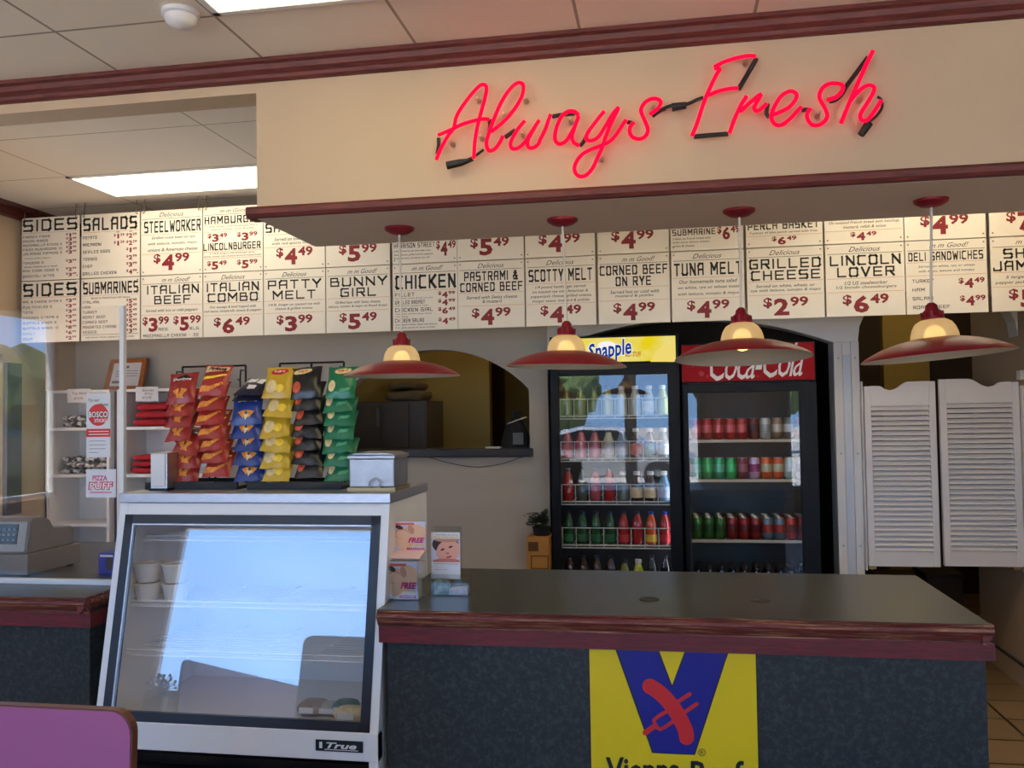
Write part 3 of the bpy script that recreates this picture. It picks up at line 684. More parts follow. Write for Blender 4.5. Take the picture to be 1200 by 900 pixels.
panel('upper menu panel titled SIDES, at the left end of the menu', 25, 93, 0, [('t', 'SIDES', .03, .96, .03, .22), ('o', .245)]+rows([('FRENCH FRIES', '1.99'), ('ONION RINGS', '3.49'), ('MOZZARELLA STICKS (5)'.replace('(', '').replace(')', ''), '3.49'), ('FRIED MUSHROOMS 10', '3.49'), ('JALAPENO POPPERS 5', '3.49')], .305, .575)+[('d', '3 cheese stuffed peppers', .05, .5, .635, .665)]+rows([('TENDERS 3', '3.99'), ('', '')], .72, .8)+[('d', 'choice of barbecue or ranch', .05, .62, .765, .795)]+rows([('MINI CORN DOGS 5', '2.99'), ('BROCCOLI BITES', '3.49')], .845, .93))
panel('lower menu panel titled SIDES, at the left end of the menu', 25, 93, 1, [('t', 'SIDES', .04, .95, .04, .25), ('o', .27)]+rows([('MAC & CHEESE BITES 5', '3.49'), ('PUB PICKLES 5', '3.49'), ('TOTS', '3.49'), ('CHICKEN STRIPS 3', '3.99'), ('BUFFALO WINGS 5', '4.49'), ('BUFFALO WINGS 10', '8.49'), ('CHILI', '6.99'), ('SOUP', '2.99')], .335, .94))
panel('menu panel titled SALADS in the top row', 95, 164, 0, [('t', 'SALADS', .04, .95, .06, .26), ('o', .285), ('d', 'sm.', .6, .66, .285, .31), ('d', 'lg.', .82, .88, .285, .31)]+rows([('POTATO', '2.29', '1.29'), ('MACARONI', '2.29', '1.29'), ('DEVILED EGGS', '1.49'), ('TOSSED', '2.99'), ('CHEF', '3.99'), ('GRILLED CHICKEN', '4.99')], .365, .93, .045))
panel('menu panel titled SUBMARINES in the bottom row', 95, 164, 1, [('t', 'SUBMARINES', .04, .97, .06, .25), ('o', .275), ('d', 'Served on french bread with lettuce', .17, .83, .295, .33)]+rows([('ITALIAN', '5.49'), ('HAM', '5.49'), ('TURKEY', '5.49'), ('ROAST BEEF', '5.49'), ('CORNED BEEF', '5.49'), ('ASSORTED CHEESE', '4.49'), ('VEGGIE', '3.99')], .38, .86, .042)+[('k', .905), ('d', 'add cheese, bacon, peppers or extra meat', .08, .9, .93, .965)])
panel('menu panel for a roast beef sandwich on rye at $4.99, top row left', 165, 237.5, 0, head(DE, ('STEELWORKER', .06, .97), d=[('Grilled roast beef on rye', .18, .88, ), ('with lettuce, tomato, mayo', .12, .91), ('onions & American cheese', .12, .92)], pr='4.99', two=False, pv=UP))
panel('menu panel titled ITALIAN BEEF with two prices', 165, 237.5, 1, [x for x in head(MM, ('ITALIAN', .10, .94), ('BEEF', .22, .81), d=[('Served with hot or mild peppers', .08, .92)]) if x != ('o', .665)]+[('o', .62), ('p', '3.99', .03, .46, .65, .89), ('p', '5.99', .53, .97, .65, .89), ('n', 'REG.', .29, .46, .83, .875), ('n', 'XLG.', .79, .96, .83, .875), ('n', 'MOZZARELLA CHEESE - .50', .04, .93, .93, .975)])
panel('menu panel listing two burgers with four prices, partly behind the soffit corner', 238, 308.5, 0, [('s', MM, .28, .78, .035, .095), ('k', .12), ('t', 'HAMBURGER', .03, .97, .145, .26), ('o', .275), ('d', '1/4 lb. burger with hamburger sauce,', .08, .92, .29, .32), ('d', 'lettuce, tomato, onion & pickle', .15, .85, .335, .365), ('o', .385), ('p', '3.49', .08, .41, .405, .535), ('p', '3.99', .57, .91, .405, .535), ('t', 'LINCOLNBURGER', .01, .96, .555, .665), ('o', .685), ('d', '2 1/4 lb. burgers with hamburger sauce', .12, .86, .70, .73), ('d', 'lettuce, tomato, onion & pickle served on toasted bread', .02, .97, .745, .775), ('o', .79), ('p', '5.49', .07, .40, .825, .96), ('p', '5.99', .57, .91, .825, .96)])
panel('menu panel titled ITALIAN COMBO at $6.49', 238, 308.5, 1, head(DE, ('ITALIAN', .06, .93), ('COMBO', .08, .91), d=[('Our sausage & beef topped with', .11, .88), ('red sauce, mozzarella cheese & peppers', .02, .97)], pr='6.49', pu=(.18, .78)))
panel('upper menu panel cut across by the left corner of the soffit, price $4.49', 309, 381.5, 0, [('t', 'SA', .04, .27, .30, .44), ('o', .475), ('d', 'Served on toasted bun', .18, .82, .52, .57), ('d', 'with red sports tomato', .14, .86, .59, .64), ('o', .665), ('p', '4.49', .21, .80, *UP)])
panel('menu panel titled PATTY MELT at $3.99', 309, 381.5, 1, head(DE, ('PATTY', .07, .93), ('MELT', .15, .84), d=[('1/4 lb. burger on toasted rye with', .08, .91), ('cheese & grilled onions', .19, .79)], pr='3.99'))
panel('upper menu panel priced $5.99, above the one ending in GIRL', 382, 457.5, 0, [('p', '5.99', .21, .80, *UP)])
panel('menu panel titled BUNNY GIRL at $5.49', 382, 457.5, 1, head(MM, ('BUNNY', .07, .95), ('GIRL', .23, .78), d=[('Grilled ham with Swiss cheese,', .15, .85), ('lettuce, tomato & mayo on french bread', .04, .95)], pr='5.49'))
panel('upper menu panel with a narrow $4.49, above the chicken list', 460, 536.5, 0, [('n', 'HARRISON STREET', .03, .66, .70, .77), ('d', '1/4 lb. of beef on rye with steak sauce,', .03, .60, .80, .835), ('d', 'Swiss cheese, grilled onions, peppers', .03, .63, .855, .89), ('d', '& mushrooms served on rye roll', .03, .58, .905, .94), ('p', '4.49', .68, .98, .69, .91)])
panel('menu panel titled CHICKEN listing four sandwiches', 460, 536.5, 1, [('s', MM, .30, .78, .03, .10), ('k', .13), ('t', 'CHICKEN', .05, .97, .165, .375), ('o', .40), ('n', 'FILLET', .04, .34, .43, .485), ('n', 'GRILLED BREAST', .04, .50, .545, .60), ('n', 'CHICKEN GIRL', .04, .62, .66, .715), ('n', 'CHICKEN SALAD', .04, .48, .82, .875)]+[('d', s, .04, e, v, v+.025) for s, e, v in [('with lettuce, tomato & mayo on a bun', .62, .50), ('with lettuce, tomato & mayo', .55, .615), ('Swiss cheese with ham, lettuce, tomato', .6, .735), ('on French bread', .24, .775), ('homemade chicken salad with lettuce', .68, .895), ('& tomatoes served on choice of bread', .65, .94)]]+[('p', p_, .70, .96, v, v+.10) for p_, v in [('4.99', .425), ('4.99', .54), ('6.49', .665), ('4.49', .82)]])
panel('upper menu panel priced $5.49, above the pastrami panel', 536.5, 615, 0, [('p', '5.49', .20, .78, *UP)])
panel('menu panel titled PASTRAMI & CORNED BEEF at $4.99', 536.5, 615, 1, head(DE, ('PASTRAMI &', .10, .90), ('CORNED BEEF', .04, .97), d=[('Served with Swiss cheese', .13, .89), ('& mustard', .37, .66)], pr='4.99'))
panel('upper menu panel priced $4.99, crossed by the cord of the second pendant', 616, 698.5, 0, [('p', '4.99', .20, .79, *UP)])
panel('menu panel titled SCOTTY MELT at $4.49', 616, 698.5, 1, head(DE, ('SCOTTY MELT', .05, .95), d=[('1/4 pound hamburger served', .14, .86), ('on toasted rye with American &', .10, .89), ('pepperjack cheese, grilled onions,', .07, .94), ('burger sauce, mustard & pickles', .10, .91)], pr='4.49', two=False))
panel('upper menu panel priced $4.99, above the corned beef on rye panel', 701, 785.5, 0, [('p', '4.99', .20, .79, *UP)])
panel('menu panel titled CORNED BEEF ON RYE at $4.99', 701, 785.5, 1, head(MM, ('CORNED BEEF', .03, .97), ('ON RYE', .25, .74), d=[('Served hot or cold with', .17, .85), ('mustard & pickles', .24, .77)], pr='4.99', pu=(.21, .79)))
panel('upper menu panel priced $6.49 beside the word SUBMARINE', 787, 873, 0, [('n', 'SUBMARINE', .03, .62, .70, .785), ('d', '3 fillets on French bread with', .03, .55, .815, .845), ('d', 'tartar sauce, lettuce, tomato,', .03, .54, .865, .895), ('d', 'onion & cheese', .03, .33, .915, .945), ('p', '6.49', .645, .95, .68, .87)])
panel('menu panel titled TUNA MELT at $4.99', 787, 873, 1, head(DE, ('TUNA MELT', .04, .97), d=[('Our homemade tuna salad', .11, .90), ('on white, rye or wheat toast', .09, .93), ('with lettuce, tomato & mayo', .09, .92)], pr='4.99', two=False))
panel('upper menu panel titled PERCH BASKET, half hidden by the soffit', 875.5, 966.5, 0, [('t', 'PERCH BASKET', .03, .95, .655, .76), ('d', '3 pieces of lake perch served with fries', .05, .93, .785, .825), ('o', .845), ('p', '6.49', .34, .66, .86, .975)])
panel('menu panel titled GRILLED CHEESE at $2.99', 875.5, 966.5, 1, head(DE, ('GRILLED', .04, .96), ('CHEESE', .06, .95), d=[('Served on white, wheat, or', .12, .88), ('rye with lettuce, tomato & mayo', .05, .95)], pr='2.99'))
panel('upper menu panel with a small $4.49, right of the perch panel', 968, 1061.5, 0, [('d', 'On toasted French bread with ketchup,', .06, .95, .70, .745), ('d', 'mustard, relish & onion', .24, .78, .76, .805), ('o', .83), ('p', '4.49', .33, .66, .85, .965)])
panel('menu panel at $6.49, right of the grilled cheese panel', 968, 1061.5, 1, head(DE, ('LINCOLN', .06, .95), ('LOVER', .15, .87), d=[('1/2 US steelworker', .24, .78), ('1/2 lincoln cheeseburgers', .13, .89)], pr='6.49'))
panel('upper menu panel priced $4.99, above the deli sandwiches panel', 1062, 1158.5, 0, [('p', '4.99', .20, .79, *UP)])
panel('menu panel titled DELI SANDWICHES', 1062, 1158.5, 1, [('s', MM, .30, .78, .035, .10), ('k', .13), ('t', 'DELI SANDWICHES', .04, .95, .155, .275), ('o', .295), ('d', 'Served on white, rye or wheat', .16, .85, .335, .375), ('d', 'with mayo, lettuce and tomato', .16, .84, .40, .44), ('o', .475), ('n', 'TURKEY', .08, .34, .525, .57), ('n', 'HAM', .08, .23, .645, .69), ('n', 'SALAMI', .08, .33, .765, .81), ('n', 'ROAST BEEF', .08, .53, .885, .93), ('p', '4.49', .645, .96, .525, .665), ('p', '4.99', .655, .965, .765, .905)])
panel('upper menu panel cut off by the right edge of the photo', 1162, 1260, 0, [('p', '7.49', .21, .80, *UP)])
panel('lower menu panel cut off by the right edge of the photo', 1162, 1260, 1, [('s', MM, .31, .80, .035, .10), ('k', .13), ('t', 'SH', .16, .42, .155, .29), ('t', 'JAM', .03, .44, .32, .455), ('o', .475), ('d', '5 large', .18, .40, .52, .57), ('d', 'pepper jack', .05, .42, .59, .64), ('o', .67), ('p', '5.99', .21, .80, .70, .955)])

# ================================================================ DISPLAY CASE
cxl, cxr = -1.876, -.90
def fp(x, t, d=0.):   # point on the slanted front, t from bottom rail to steel top, d outwards
    return Vector((x, 2.655+.145*t-.981*d, .535+.727*t+.196*d))
def slab(b, x0, x1, t0, t1, d0, d1, m=None):
    return b.hexa([fp(x0, t0, d0), fp(x1, t0, d0), fp(x1, t0, d1), fp(x0, t0, d1), fp(x0, t1, d0), fp(x1, t1, d0), fp(x1, t1, d1), fp(x0, t1, d1)], m)
case = thing('display_case', 'white refrigerated display case with slanted glass front and steel top', 'display case', ((cxl+cxr)/2, 2.95, 0))
side = [(2.655, 0), (2.655, .535), (2.80, 1.262), (3.25, 1.262), (3.25, 0)]
build('side_panel', B().prism(side, 'x', cxl, cxl+.03), M_white_metal, case); build('side_panel', B().prism(side, 'x', cxr-.03, cxr), M_white_metal, case)
build('back_panel', B().box((cxl+.03, 3.22, 0), (cxr-.03, 3.25, 1.262)), M_white_metal, case)
build('floor_pan', B().box((cxl+.03, 2.70, .50), (cxr-.03, 3.22, .545)), M_white_metal, case)
build('steel_top', B().box((cxl-.004, 2.792, 1.262), (cxr+.004, 3.255, 1.296)), M_steel, case, bevel=.003)
b = B(); W_ = .022
slab(b, cxl+.03, cxr-.03, .945, .998, -.025, 0); slab(b, cxl+.0, cxl+.03, 0, .998, -.002, .002); slab(b, cxr-.03, cxr, 0, .998, -.002, .002)
build('front_frame', b, M_white_metal, case)
b = B(); g0, g1, h0, h1 = cxl+.026, cxr-.028, .038, .945
slab(b, g0, g1, h0, h0+.042, -.02, .006); slab(b, g0, g1, h1-.042, h1, -.02, .006); slab(b, g0, g0+.031, h0, h1, -.02, .006); slab(b, g1-.031, g1, h0, h1, -.02, .006)
gk = build('black_frame', b, M_gasket, case)
b = B(); slab(b, g0+.031, g0+.036, h0+.042, h1-.042, -.004, .0065); slab(b, g0+.031, g1-.031, h1-.048, h1-.042, -.004, .0065); build('trim_bead', b, M_steel, gk)
b = B(); slab(b, g0+.03, g1-.03, h0+.041, h1-.041, -.006, -.001); build('glass_pane', b, M_glass, case)
b = B().box((cxl+.03, 2.652, .475), (cxr-.0, 2.70, .564)); rail = build('lower_rail', b, M_white_metal, case, bevel=.003)
q0, q1 = at(370, 859, 2.65), at(425, 859, 2.65)
bx0, bx1 = q0.x, q1.x; bz = .521
bd = build('badge', B().box((bx0, 2.648, bz-.017), (bx1, 2.653, bz+.017)), M_black, rail)
b = B(); fr_ = wallframe(2.6475)
text(b, 'True', fr_, bx0+.035, bx1-.02, bz-.008, bz+.011, M_white_metal, bold=.03, shear=.3); b.box((bx0+.012, 2.6475, bz-.008), (bx0+.022, 2.648, bz+.011), M_white_metal); b.box((bx0+.03, 2.6475, bz-.0125), (bx1-.015, 2.648, bz-.0105), M_white_metal)
build('badge_lettering', b, None, rail)
b = B()
for k in range(9): b.hexa([(cxl+.03, 2.69, .02+.05*k), (cxr-.03, 2.69, .02+.05*k), (cxr-.03, 2.72, .03+.05*k), (cxl+.03, 2.72, .03+.05*k), (cxl+.03, 2.668, .06+.05*k), (cxr-.03, 2.668, .06+.05*k), (cxr-.03, 2.72, .066+.05*k), (cxl+.03, 2.72, .066+.05*k)])
build('grille', b, M_black, case)
for (py, y0) in ((634, 2.88), (713, 2.79), (772, 2.76)):
    z = at(300, py, y0).z; b = B()
    for yy in (y0, y0+.02): b.tube([(cxl+.035, yy, z+(.0 if yy == y0 else .012)), (cxr-.035, yy, z+(.0 if yy == y0 else .012))], .004, 6)
    for k in range(11):
        yy = y0+.03*(k+1); b.tube([(cxl+.035, yy, z), (cxr-.035, yy, z)], .0022, 5)
    for k in range(5):
        xx = cxl+.06+(cxr-cxl-.12)*k/4; b.tube([(xx, y0, z-.005), (xx, 3.21, z-.005)], .0035, 5)
    build('wire_shelf', b, M_white_metal, case)
zsh = at(300, 713, 2.79).z+.004
# foam cups on the middle shelf
M_foam = mat('white_foam', (226, 222, 214), .7); M_food = mat('yellowish_salad', (214, 190, 120), .6)
def foam(x, y, z, lab):
    t = thing('foam_bowl', lab, 'foam bowl', (x, y, z), 'foam bowls on the case shelf')
    build('bowl', B().lathe([(0, 0), (.032, 0), (.036, .012), (.045, .058), (.049, .060), (.049, .066), (.044, .066), (.042, .056)], (x, y, z), 24), M_foam, t, smooth=True)
    build('filling', B().lathe([(0, .060), (.02, .060), (.043, .057)], (x, y, z), 20), M_food, t, smooth=True)
for px, nm in ((173, 'left'), (206, 'right')):
    x = at(px, 690, 2.85).x
    for k, lv in enumerate(('lower', 'upper')): foam(x, 2.85, zsh+.069*k, '%s white foam bowl of the %s stack behind the case glass' % (lv, nm))
# wrapped food at the bottom right
for i, (px, py, w_, d_, h_, rgb, lab) in enumerate([(367, 803, .10, .10, .045, (176, 160, 150), 'pale wrapped food pack lying flat, back left of the case bottom'), (405, 806, .09, .09, .05, (120, 150, 146), 'teal wrapped food pack at the bottom right of the case'), (388, 795, .12, .08, .04, (190, 186, 178), 'clear wrapped roll pack at the back of the case bottom'), (411, 822, .11, .07, .05, (222, 200, 158), 'cream wrapped sandwich pack, front right of the case bottom')]):
    p = at(px, py, 2.86 if i != 3 else 2.80); zz = .5455
    t = thing('food_pack', lab, 'food pack', (p.x, p.y, zz), 'wrapped food in the case')
    b = B().ball((p.x, p.y, zz+h_/2), .5, 16, 9, sc=(w_, d_, h_), fn=lambda v: Vector((math.copysign(abs(v.x/(.5*w_))**.6, v.x)*.5*w_, math.copysign(abs(v.y/(.5*d_))**.6, v.y)*.5*d_, v.z)))
    build('wrapped_body', b, mat('wrap%d' % i, rgb, .4, var=.2, scale=40), t, smooth=True)
    b = B().box((p.x-w_*.3, p.y-d_*.5+.002, zz+h_*.35), (p.x+w_*.2, p.y-d_*.5-.002, zz+h_*.75)); build('paper_label', b, M_paper, t)

# ================================================================ ON TOP OF THE CASE
ZS = 1.296
def rack(label, p0, pm, p1, ptop):
    a, m_, c = at(p0, ptop, 3.10), at(pm, ptop, 3.10), at(p1, ptop, 3.10); zt = m_.z
    t = thing('chip_rack', label, 'snack rack', (m_.x, 3.05, ZS))
    b = B()
    b.box((a.x-.05, 2.93, ZS), (c.x+.05, 3.16, ZS+.012)); b.box((a.x-.05, 2.93, ZS+.012), (c.x+.05, 2.94, ZS+.026)); b.box((a.x-.05, 3.15, ZS+.012), (c.x+.05, 3.16, ZS+.026))
    build('base_tray', b, M_blackm, t)
    for q in (a, m_, c): build('pole', B().tube([(q.x, 3.10, ZS+.012), (q.x, 3.10, zt)], .0042, 8), M_wire, t)
    b = B().tube([(a.x, 3.10, zt), (c.x, 3.10, zt)], .004, 8)
    build('top_bar', b, M_wire, t)
    for q in (a, m_, c):
        b = B().tube([(q.x, 3.10, zt-.02), (q.x, 3.06, zt-.02), (q.x, 3.055, zt-.05), (q.x, 3.055, ZS+.03)], .003, 6)
        for k in range(7): b.tube([(q.x, 3.055, zt-.06-.045*k), (q.x, 3.035, zt-.055-.045*k)], .0022, 5)
        build('clip_strip', b, M_wire, t)
rack('left black wire chip rack on the steel top', 214, 252, 288, 429)
rack('right black wire chip rack on the steel top', 328, 365, 403, 425)
BW, BH, BT = .112, .125, .015
def bagT(u, v):
    vv = max(0, min(1, (v-.055)/.89)); return BT*max(0, 1-abs(2*u)**3.2)**.6*max(0, math.sin(PI*vv))**.55
def bagP(u, v, side, e=0.):
    wr = .0016*math.sin(23*u+9*v)*math.sin(17*v-6*u)*(1 if .08 < v < .92 else .2)
    sx = 1-.07*math.sin(PI*v)
    cr = .0014*math.sin(u*90) if (v < .06 or v > .94) else 0
    return (u*BW*sx, side*(bagT(u, v)+wr+e)+cr*(side > 0)+cr*(side < 0), v*BH)
def bagmesh():
    b = B(); nu, nv = 12, 14
    for side in (-1, 1):
        vv = [bagP(-.5+i/nu, j/nv, side) for j in range(nv+1) for i in range(nu+1)]
        ff = [(j*(nu+1)+i, j*(nu+1)+i+1, (j+1)*(nu+1)+i+1, (j+1)*(nu+1)+i) for j in range(nv) for i in range(nu)]
        b.add(vv, ff if side < 0 else [f[::-1] for f in ff])
    return b
def decal(b, pts, m, e=.0012):
    "fan of a convex outline laid on the bag front, points (u, v)"
    c = (sum(p[0] for p in pts)/len(pts), sum(p[1] for p in pts)/len(pts)); n = len(pts)
    R_ = [[(c[0]+(p[0]-c[0])*k, c[1]+(p[1]-c[1])*k) for p in pts] for k in (.33, .66, 1)]
    vv = [bagP(*c, -1, e)]+[bagP(*p, -1, e) for r in R_ for p in r]
    ff = [(0, 1+(i+1) % n, 1+i) for i in range(n)]
    for k in range(2): ff += [(1+k*n+i, 1+k*n+(i+1) % n, 1+(k+1)*n+(i+1) % n, 1+(k+1)*n+i) for i in range(n)]
    b.add(vv, ff, m)
def sub(pts, k=4):
    out = []
    for p, q in zip(pts, pts[1:]+pts[:1]): out += [(p[0]+(q[0]-p[0])*i/k, p[1]+(q[1]-p[1])*i/k) for i in range(k)]
    return out
def ell(cu_, cv, ru, rv, a=0, n=18): return [(cu_+ru*math.cos(2*PI*i/n)*math.cos(a)-rv*math.sin(2*PI*i/n)*math.sin(a), cv+ru*math.cos(2*PI*i/n)*math.sin(a)+rv*math.sin(2*PI*i/n)*math.cos(a)) for i in range(n)]
M_or = mat('chip_orange', (226, 142, 52), .5, var=.25, scale=90); M_cream = mat('chip_cream', (222, 196, 140), .5, var=.12, scale=60); M_bbq = mat('chip_red', (206, 84, 50), .5, var=.15, scale=60)
M_lr = mat('logo_red', (196, 30, 34), .35); M_ly = mat('logo_yellow', (240, 202, 60), .35); M_lw = mat('logo_white', (236, 232, 226), .35); M_lk = mat('logo_black', (18, 18, 22), .35); M_lcr = mat('logo_cream', (232, 206, 150), .35)
def film(name, rgb): return mat(name, rgb, .28, spec=.6)
def bag(kind):
    t = thing('chip_bag', 'x', 'chip bag', (0, 0, 0))
    lg = B(); ch = B()
    L = lambda s, u0, u1, v0, v1, m, bold=.03, shear=0: text(lg, s, lambda x, z: bagP(x, z, -1, .0022), u0, u1, v0, v1, m, bold, shear)
    tri = lambda cu_, cv, s, a: sub([(cu_+s*math.cos(a+k*2*PI/3)*1.0, cv+s*math.sin(a+k*2*PI/3)*.9) for k in range(3)])
    if kind == 'red':
        col = film('film_red', (156, 38, 36)); decal(lg, sub([(-.36, .70), (.36, .74), (.10, .92), (-.02, .93)]), M_lk); L('Doritos', -.33, .33, .70, .80, M_lw)
        for u, v, a in ((-.14, .34, .3), (.12, .36, -.2), (0, .22, .9)): decal(ch, tri(u, v, .16, a-PI/2), M_or, .0016)
    elif kind == 'corn':
        col = film('film_corn_red', (164, 40, 36)); decal(lg, sub([(-.42, .70), (.44, .80), (.44, .95), (-.42, .95)]), M_lcr); L('Fritos', -.32, .36, .78, .92, mat('logo_brown', (90, 24, 24), .4), .05, .2)
        decal(ch, sub([(-.42, .46), (.0, .52), (.42, .64), (.42, .70), (.0, .60), (-.42, .56)]), M_ly); decal(ch, sub([(-.44, .10), (-.1, .12), (.40, .36), (.36, .42), (-.1, .26), (-.44, .30)]), M_or)
    elif kind == 'blue':
        col = film('film_blue', (24, 54, 124)); decal(lg, sub([(-.28, .66), (.30, .68), (.12, .86), (-.02, .86)]), M_lk); L('Doritos', -.30, .34, .68, .80, M_lw)
        for u, v, a in ((-.13, .32, .2), (.13, .33, -.2)): decal(ch, tri(u, v, .17, a-PI/2), M_or, .0016)
        decal(ch, tri(0, .24, .13, PI/2*.9+PI), M_cream, .002)
    elif kind == 'navy':
        col = film('film_navy', (24, 28, 52)); decal(lg, sub([(-.30, .55), (.04, .55), (.04, .80), (-.30, .80)]), M_lw); decal(lg, sub([(.12, .50), (.36, .50), (.36, .84), (.12, .84)]), M_lw); decal(ch, sub([(-.1, .22), (.2, .22), (.2, .40), (-.1, .40)]), M_lw)
    elif kind == 'yellow':
        col = film('film_yellow', (198, 160, 40)); decal(lg, ell(0, .82, .30, .11, .12), M_lr); L("Lay's", -.19, .19, .77, .88, M_lw, .03, .2)
        decal(ch, ell(-.2, .34, .2, .2), M_cream, .0016); decal(ch, ell(.12, .28, .16, .12), M_ly, .0016)
    elif kind == 'black':
        col = film('film_black', (26, 25, 27)); decal(lg, ell(-.12, .84, .32, .10, .1), M_lcr); L("Lay's", -.27, .05, .79, .90, M_lr, .03, .2)
        decal(ch, ell(-.3, .34, .15, .17), M_bbq, .0016)
    else:
        col = film('film_green', (20, 112, 74)); decal(lg, ell(.02, .84, .28, .11, .1), M_lcr); L("Lay's", -.16, .20, .79, .90, M_lr, .03, .2)
        decal(ch, ell(-.3, .36, .13, .17), M_cream, .0016); decal(ch, sub([(-.05, .16), (.3, .2), (.34, .30), (.0, .26)]), mat('logo_lightgreen', (80, 160, 110), .4), .0016)
    bd_ = build('packet', bagmesh(), col, t, smooth=True)
    build('printed_logo', lg, None, t); build('printed_picture', ch, None, t)
    return t
PROTO = {}
COLS = [('red', 'red tortilla chip bag', 'leftmost column of bags', [(211, 473), (208, 488), (207, 501), (207, 517), (214, 534), (216, 549), (214, 567)]),
        ('corn', 'red and yellow corn chip bag', 'second column', [(247, 464), (245, 481), (244, 498), (246, 514), (248, 528), (249, 543), (252, 559)]),
        ('blue', 'blue tortilla chip bag', 'blue column', [(288, 463), (289, 470), (288, 498), (287, 514), (288, 529), (289, 546), (291, 565)]),
        ('yellow', 'yellow potato chip bag', 'yellow column', [(323, 467), (324, 489), (321, 513), (321, 530), (321, 549), (322, 569)]),
        ('black', 'black potato chip bag', 'black column', [(358, 467), (358, 481), (360, 498), (358, 513), (358, 528), (359, 545), (361, 560)]),
        ('green', 'green potato chip bag', 'green column', [(398, 467), (395, 483), (397, 499), (396, 515), (395, 531), (396, 547), (396, 565)])]
NTH = ['topmost', 'second from the top', 'third from the top', 'fourth from the top', 'fifth from the top', 'sixth from the top', 'lowest']
for kind, lab, where, pts in COLS:
    for k, (px, py) in enumerate(pts):
        kd = 'navy' if (kind == 'blue' and k < 2) else kind
        if kd not in PROTO: PROTO[kd] = o = bag(kd)
        else: o = dup(PROTO[kd])
        p = at(px, py, 2.955)
        o.location = (p.x, 2.955+.003*random.random(), max(p.z, ZS+.027)); o.rotation_euler = (math.radians(-(60 if kd == 'navy' else 24 if k == 0 or (kind == 'blue' and k == 2) else 34)), math.radians(random.uniform(-5, 5)), math.radians(random.uniform(-9, 9)))
        n_ = NTH[k] if k < len(pts)-1 else 'lowest'
        o['label'] = '%s, %s in the %s' % (lab if kd != 'navy' else 'dark navy chip bag turned backwards', n_, where); o['group'] = 'chip bags: '+where
# napkin dispenser
p = at(186, 576, 2.89); t = thing('napkin_dispenser', 'white upright napkin dispenser at the left end of the steel top', 'napkin dispenser', (p.x, 2.93, ZS))
build('body', B().box((p.x-.033, 2.89, ZS+.004), (p.x+.033, 2.99, ZS+.135)), M_steel, t, bevel=.004)
build('face_plate', B().box((p.x-.029, 2.886, ZS+.016), (p.x+.027, 2.89, ZS+.132)), mat('white_plate', (228, 226, 224), .3), t, bevel=.002)
build('base', B().box((p.x-.035, 2.884, ZS), (p.x+.035, 2.992, ZS+.008)), M_blackm, t)
# steel box with latch
x0, x1 = at(409, 560, 2.86).x, at(462, 560, 2.86).x
t = thing('steel_box', 'dented steel box with a wire latch at the right end of the steel top', 'box', ((x0+x1)/2, 2.93, ZS))
M_dent = mat('dented_steel', (150, 152, 156), .38, .85, var=.12, scale=14, bump=.4)
build('body', B().box((x0, 2.86, ZS+.012), (x1, 3.02, ZS+.112)), M_dent, t, bevel=.005)
build('lid', B().box((x0-.004, 2.856, ZS+.110), (x1+.004, 3.024, ZS+.122)).prism([(x0-.004, ZS+.122), (x0+.02, ZS+.130), (x1-.02, ZS+.130), (x1+.004, ZS+.122)], 'y', 2.862, 3.02), M_dent, t, bevel=.002)
build('base_rail', B().box((x0-.003, 2.852, ZS), (x1+.006, 3.02, ZS+.013)), mat('brass_rail', (150, 132, 96), .4, .7), t)
xm = at(439, 557, 2.85).x
b = B().tube(catmull([(xm-.018, 2.853, ZS+.012), (xm-.017, 2.846, ZS+.032), (xm, 2.845, ZS+.044), (xm+.017, 2.846, ZS+.032), (xm+.018, 2.853, ZS+.012)], 5), .0025, 6); build('latch', b, M_steel, t, smooth=True)

# ================================================================ FLYERS ON THE COUNTER
M_skin = mat('print_skin', (226, 178, 146), .6); M_skin2 = mat('print_skin_dark', (196, 138, 112), .6); M_mag = mat('print_magenta', (196, 30, 96), .6); M_hair = mat('print_hair', (60, 40, 44), .6); M_lav = mat('print_lavender', (206, 206, 226), .6); M_ora = mat('print_orange', (222, 96, 62), .6); M_yel = mat('print_yellow', (220, 184, 60), .6)
def massage(parent, x0, x1, z0, z1, y, nm='flyer_card'):
    b = B().box((x0, y, z0), (x1, y+.002, z1), M_lav)
    X = lambda u: x0+(x1-x0)*u; Z = lambda v: z0+(z1-z0)*v
    def E_(cu_, cv, ru, rv, m, k, a=0): b.poly([(X(p), y-.0003*k, Z(q)) for p, q in [(min(1, max(0, p)), min(1, max(0, q))) for p, q in ell(cu_, cv, ru, rv, a, 22)]][::1], m)
    E_(.30, .42, .34, .40, M_skin, 1); E_(.72, .66, .34, .24, M_skin, 2, -.3); E_(.20, .58, .24, .18, M_skin2, 3); E_(.22, .56, .22, .15, M_skin, 4); E_(.12, .80, .14, .07, M_hair, 5, -.3); E_(.52, .72, .10, .16, M_skin2, 5, .4)
    b.box((X(0), y-.0018, Z(.88)), (X(.62), y-.0006, Z(.95)), M_ora)
    text(b, 'FREE', lambda x, z: (x, y-.0026, z), X(.42), X(.98), Z(.27), Z(.45), M_mag, .05, .3)
    text(b, '1/2 HOUR', lambda x, z: (x, y-.0026, z), X(.44), X(.96), Z(.14), Z(.235), M_yel, .04)
    text(b, 'MASSAGE', lambda x, z: (x, y-.0026, z), X(.38), X(.98), Z(.015), Z(.11), M_mag, .04)
    return build(nm, b, None, parent)
p = atz(471, 703.5, ZT); yb = p.y
x0, x1 = at(454.5, 690, yb).x, at(489, 690, yb).x; zt = at(470, 657, yb).z
u0, u1 = at(464, 630, yb+.085).x, at(499, 630, yb+.085).x; ut, ub = at(480, 611, yb+.085).z, at(480, 645, yb+.085).z
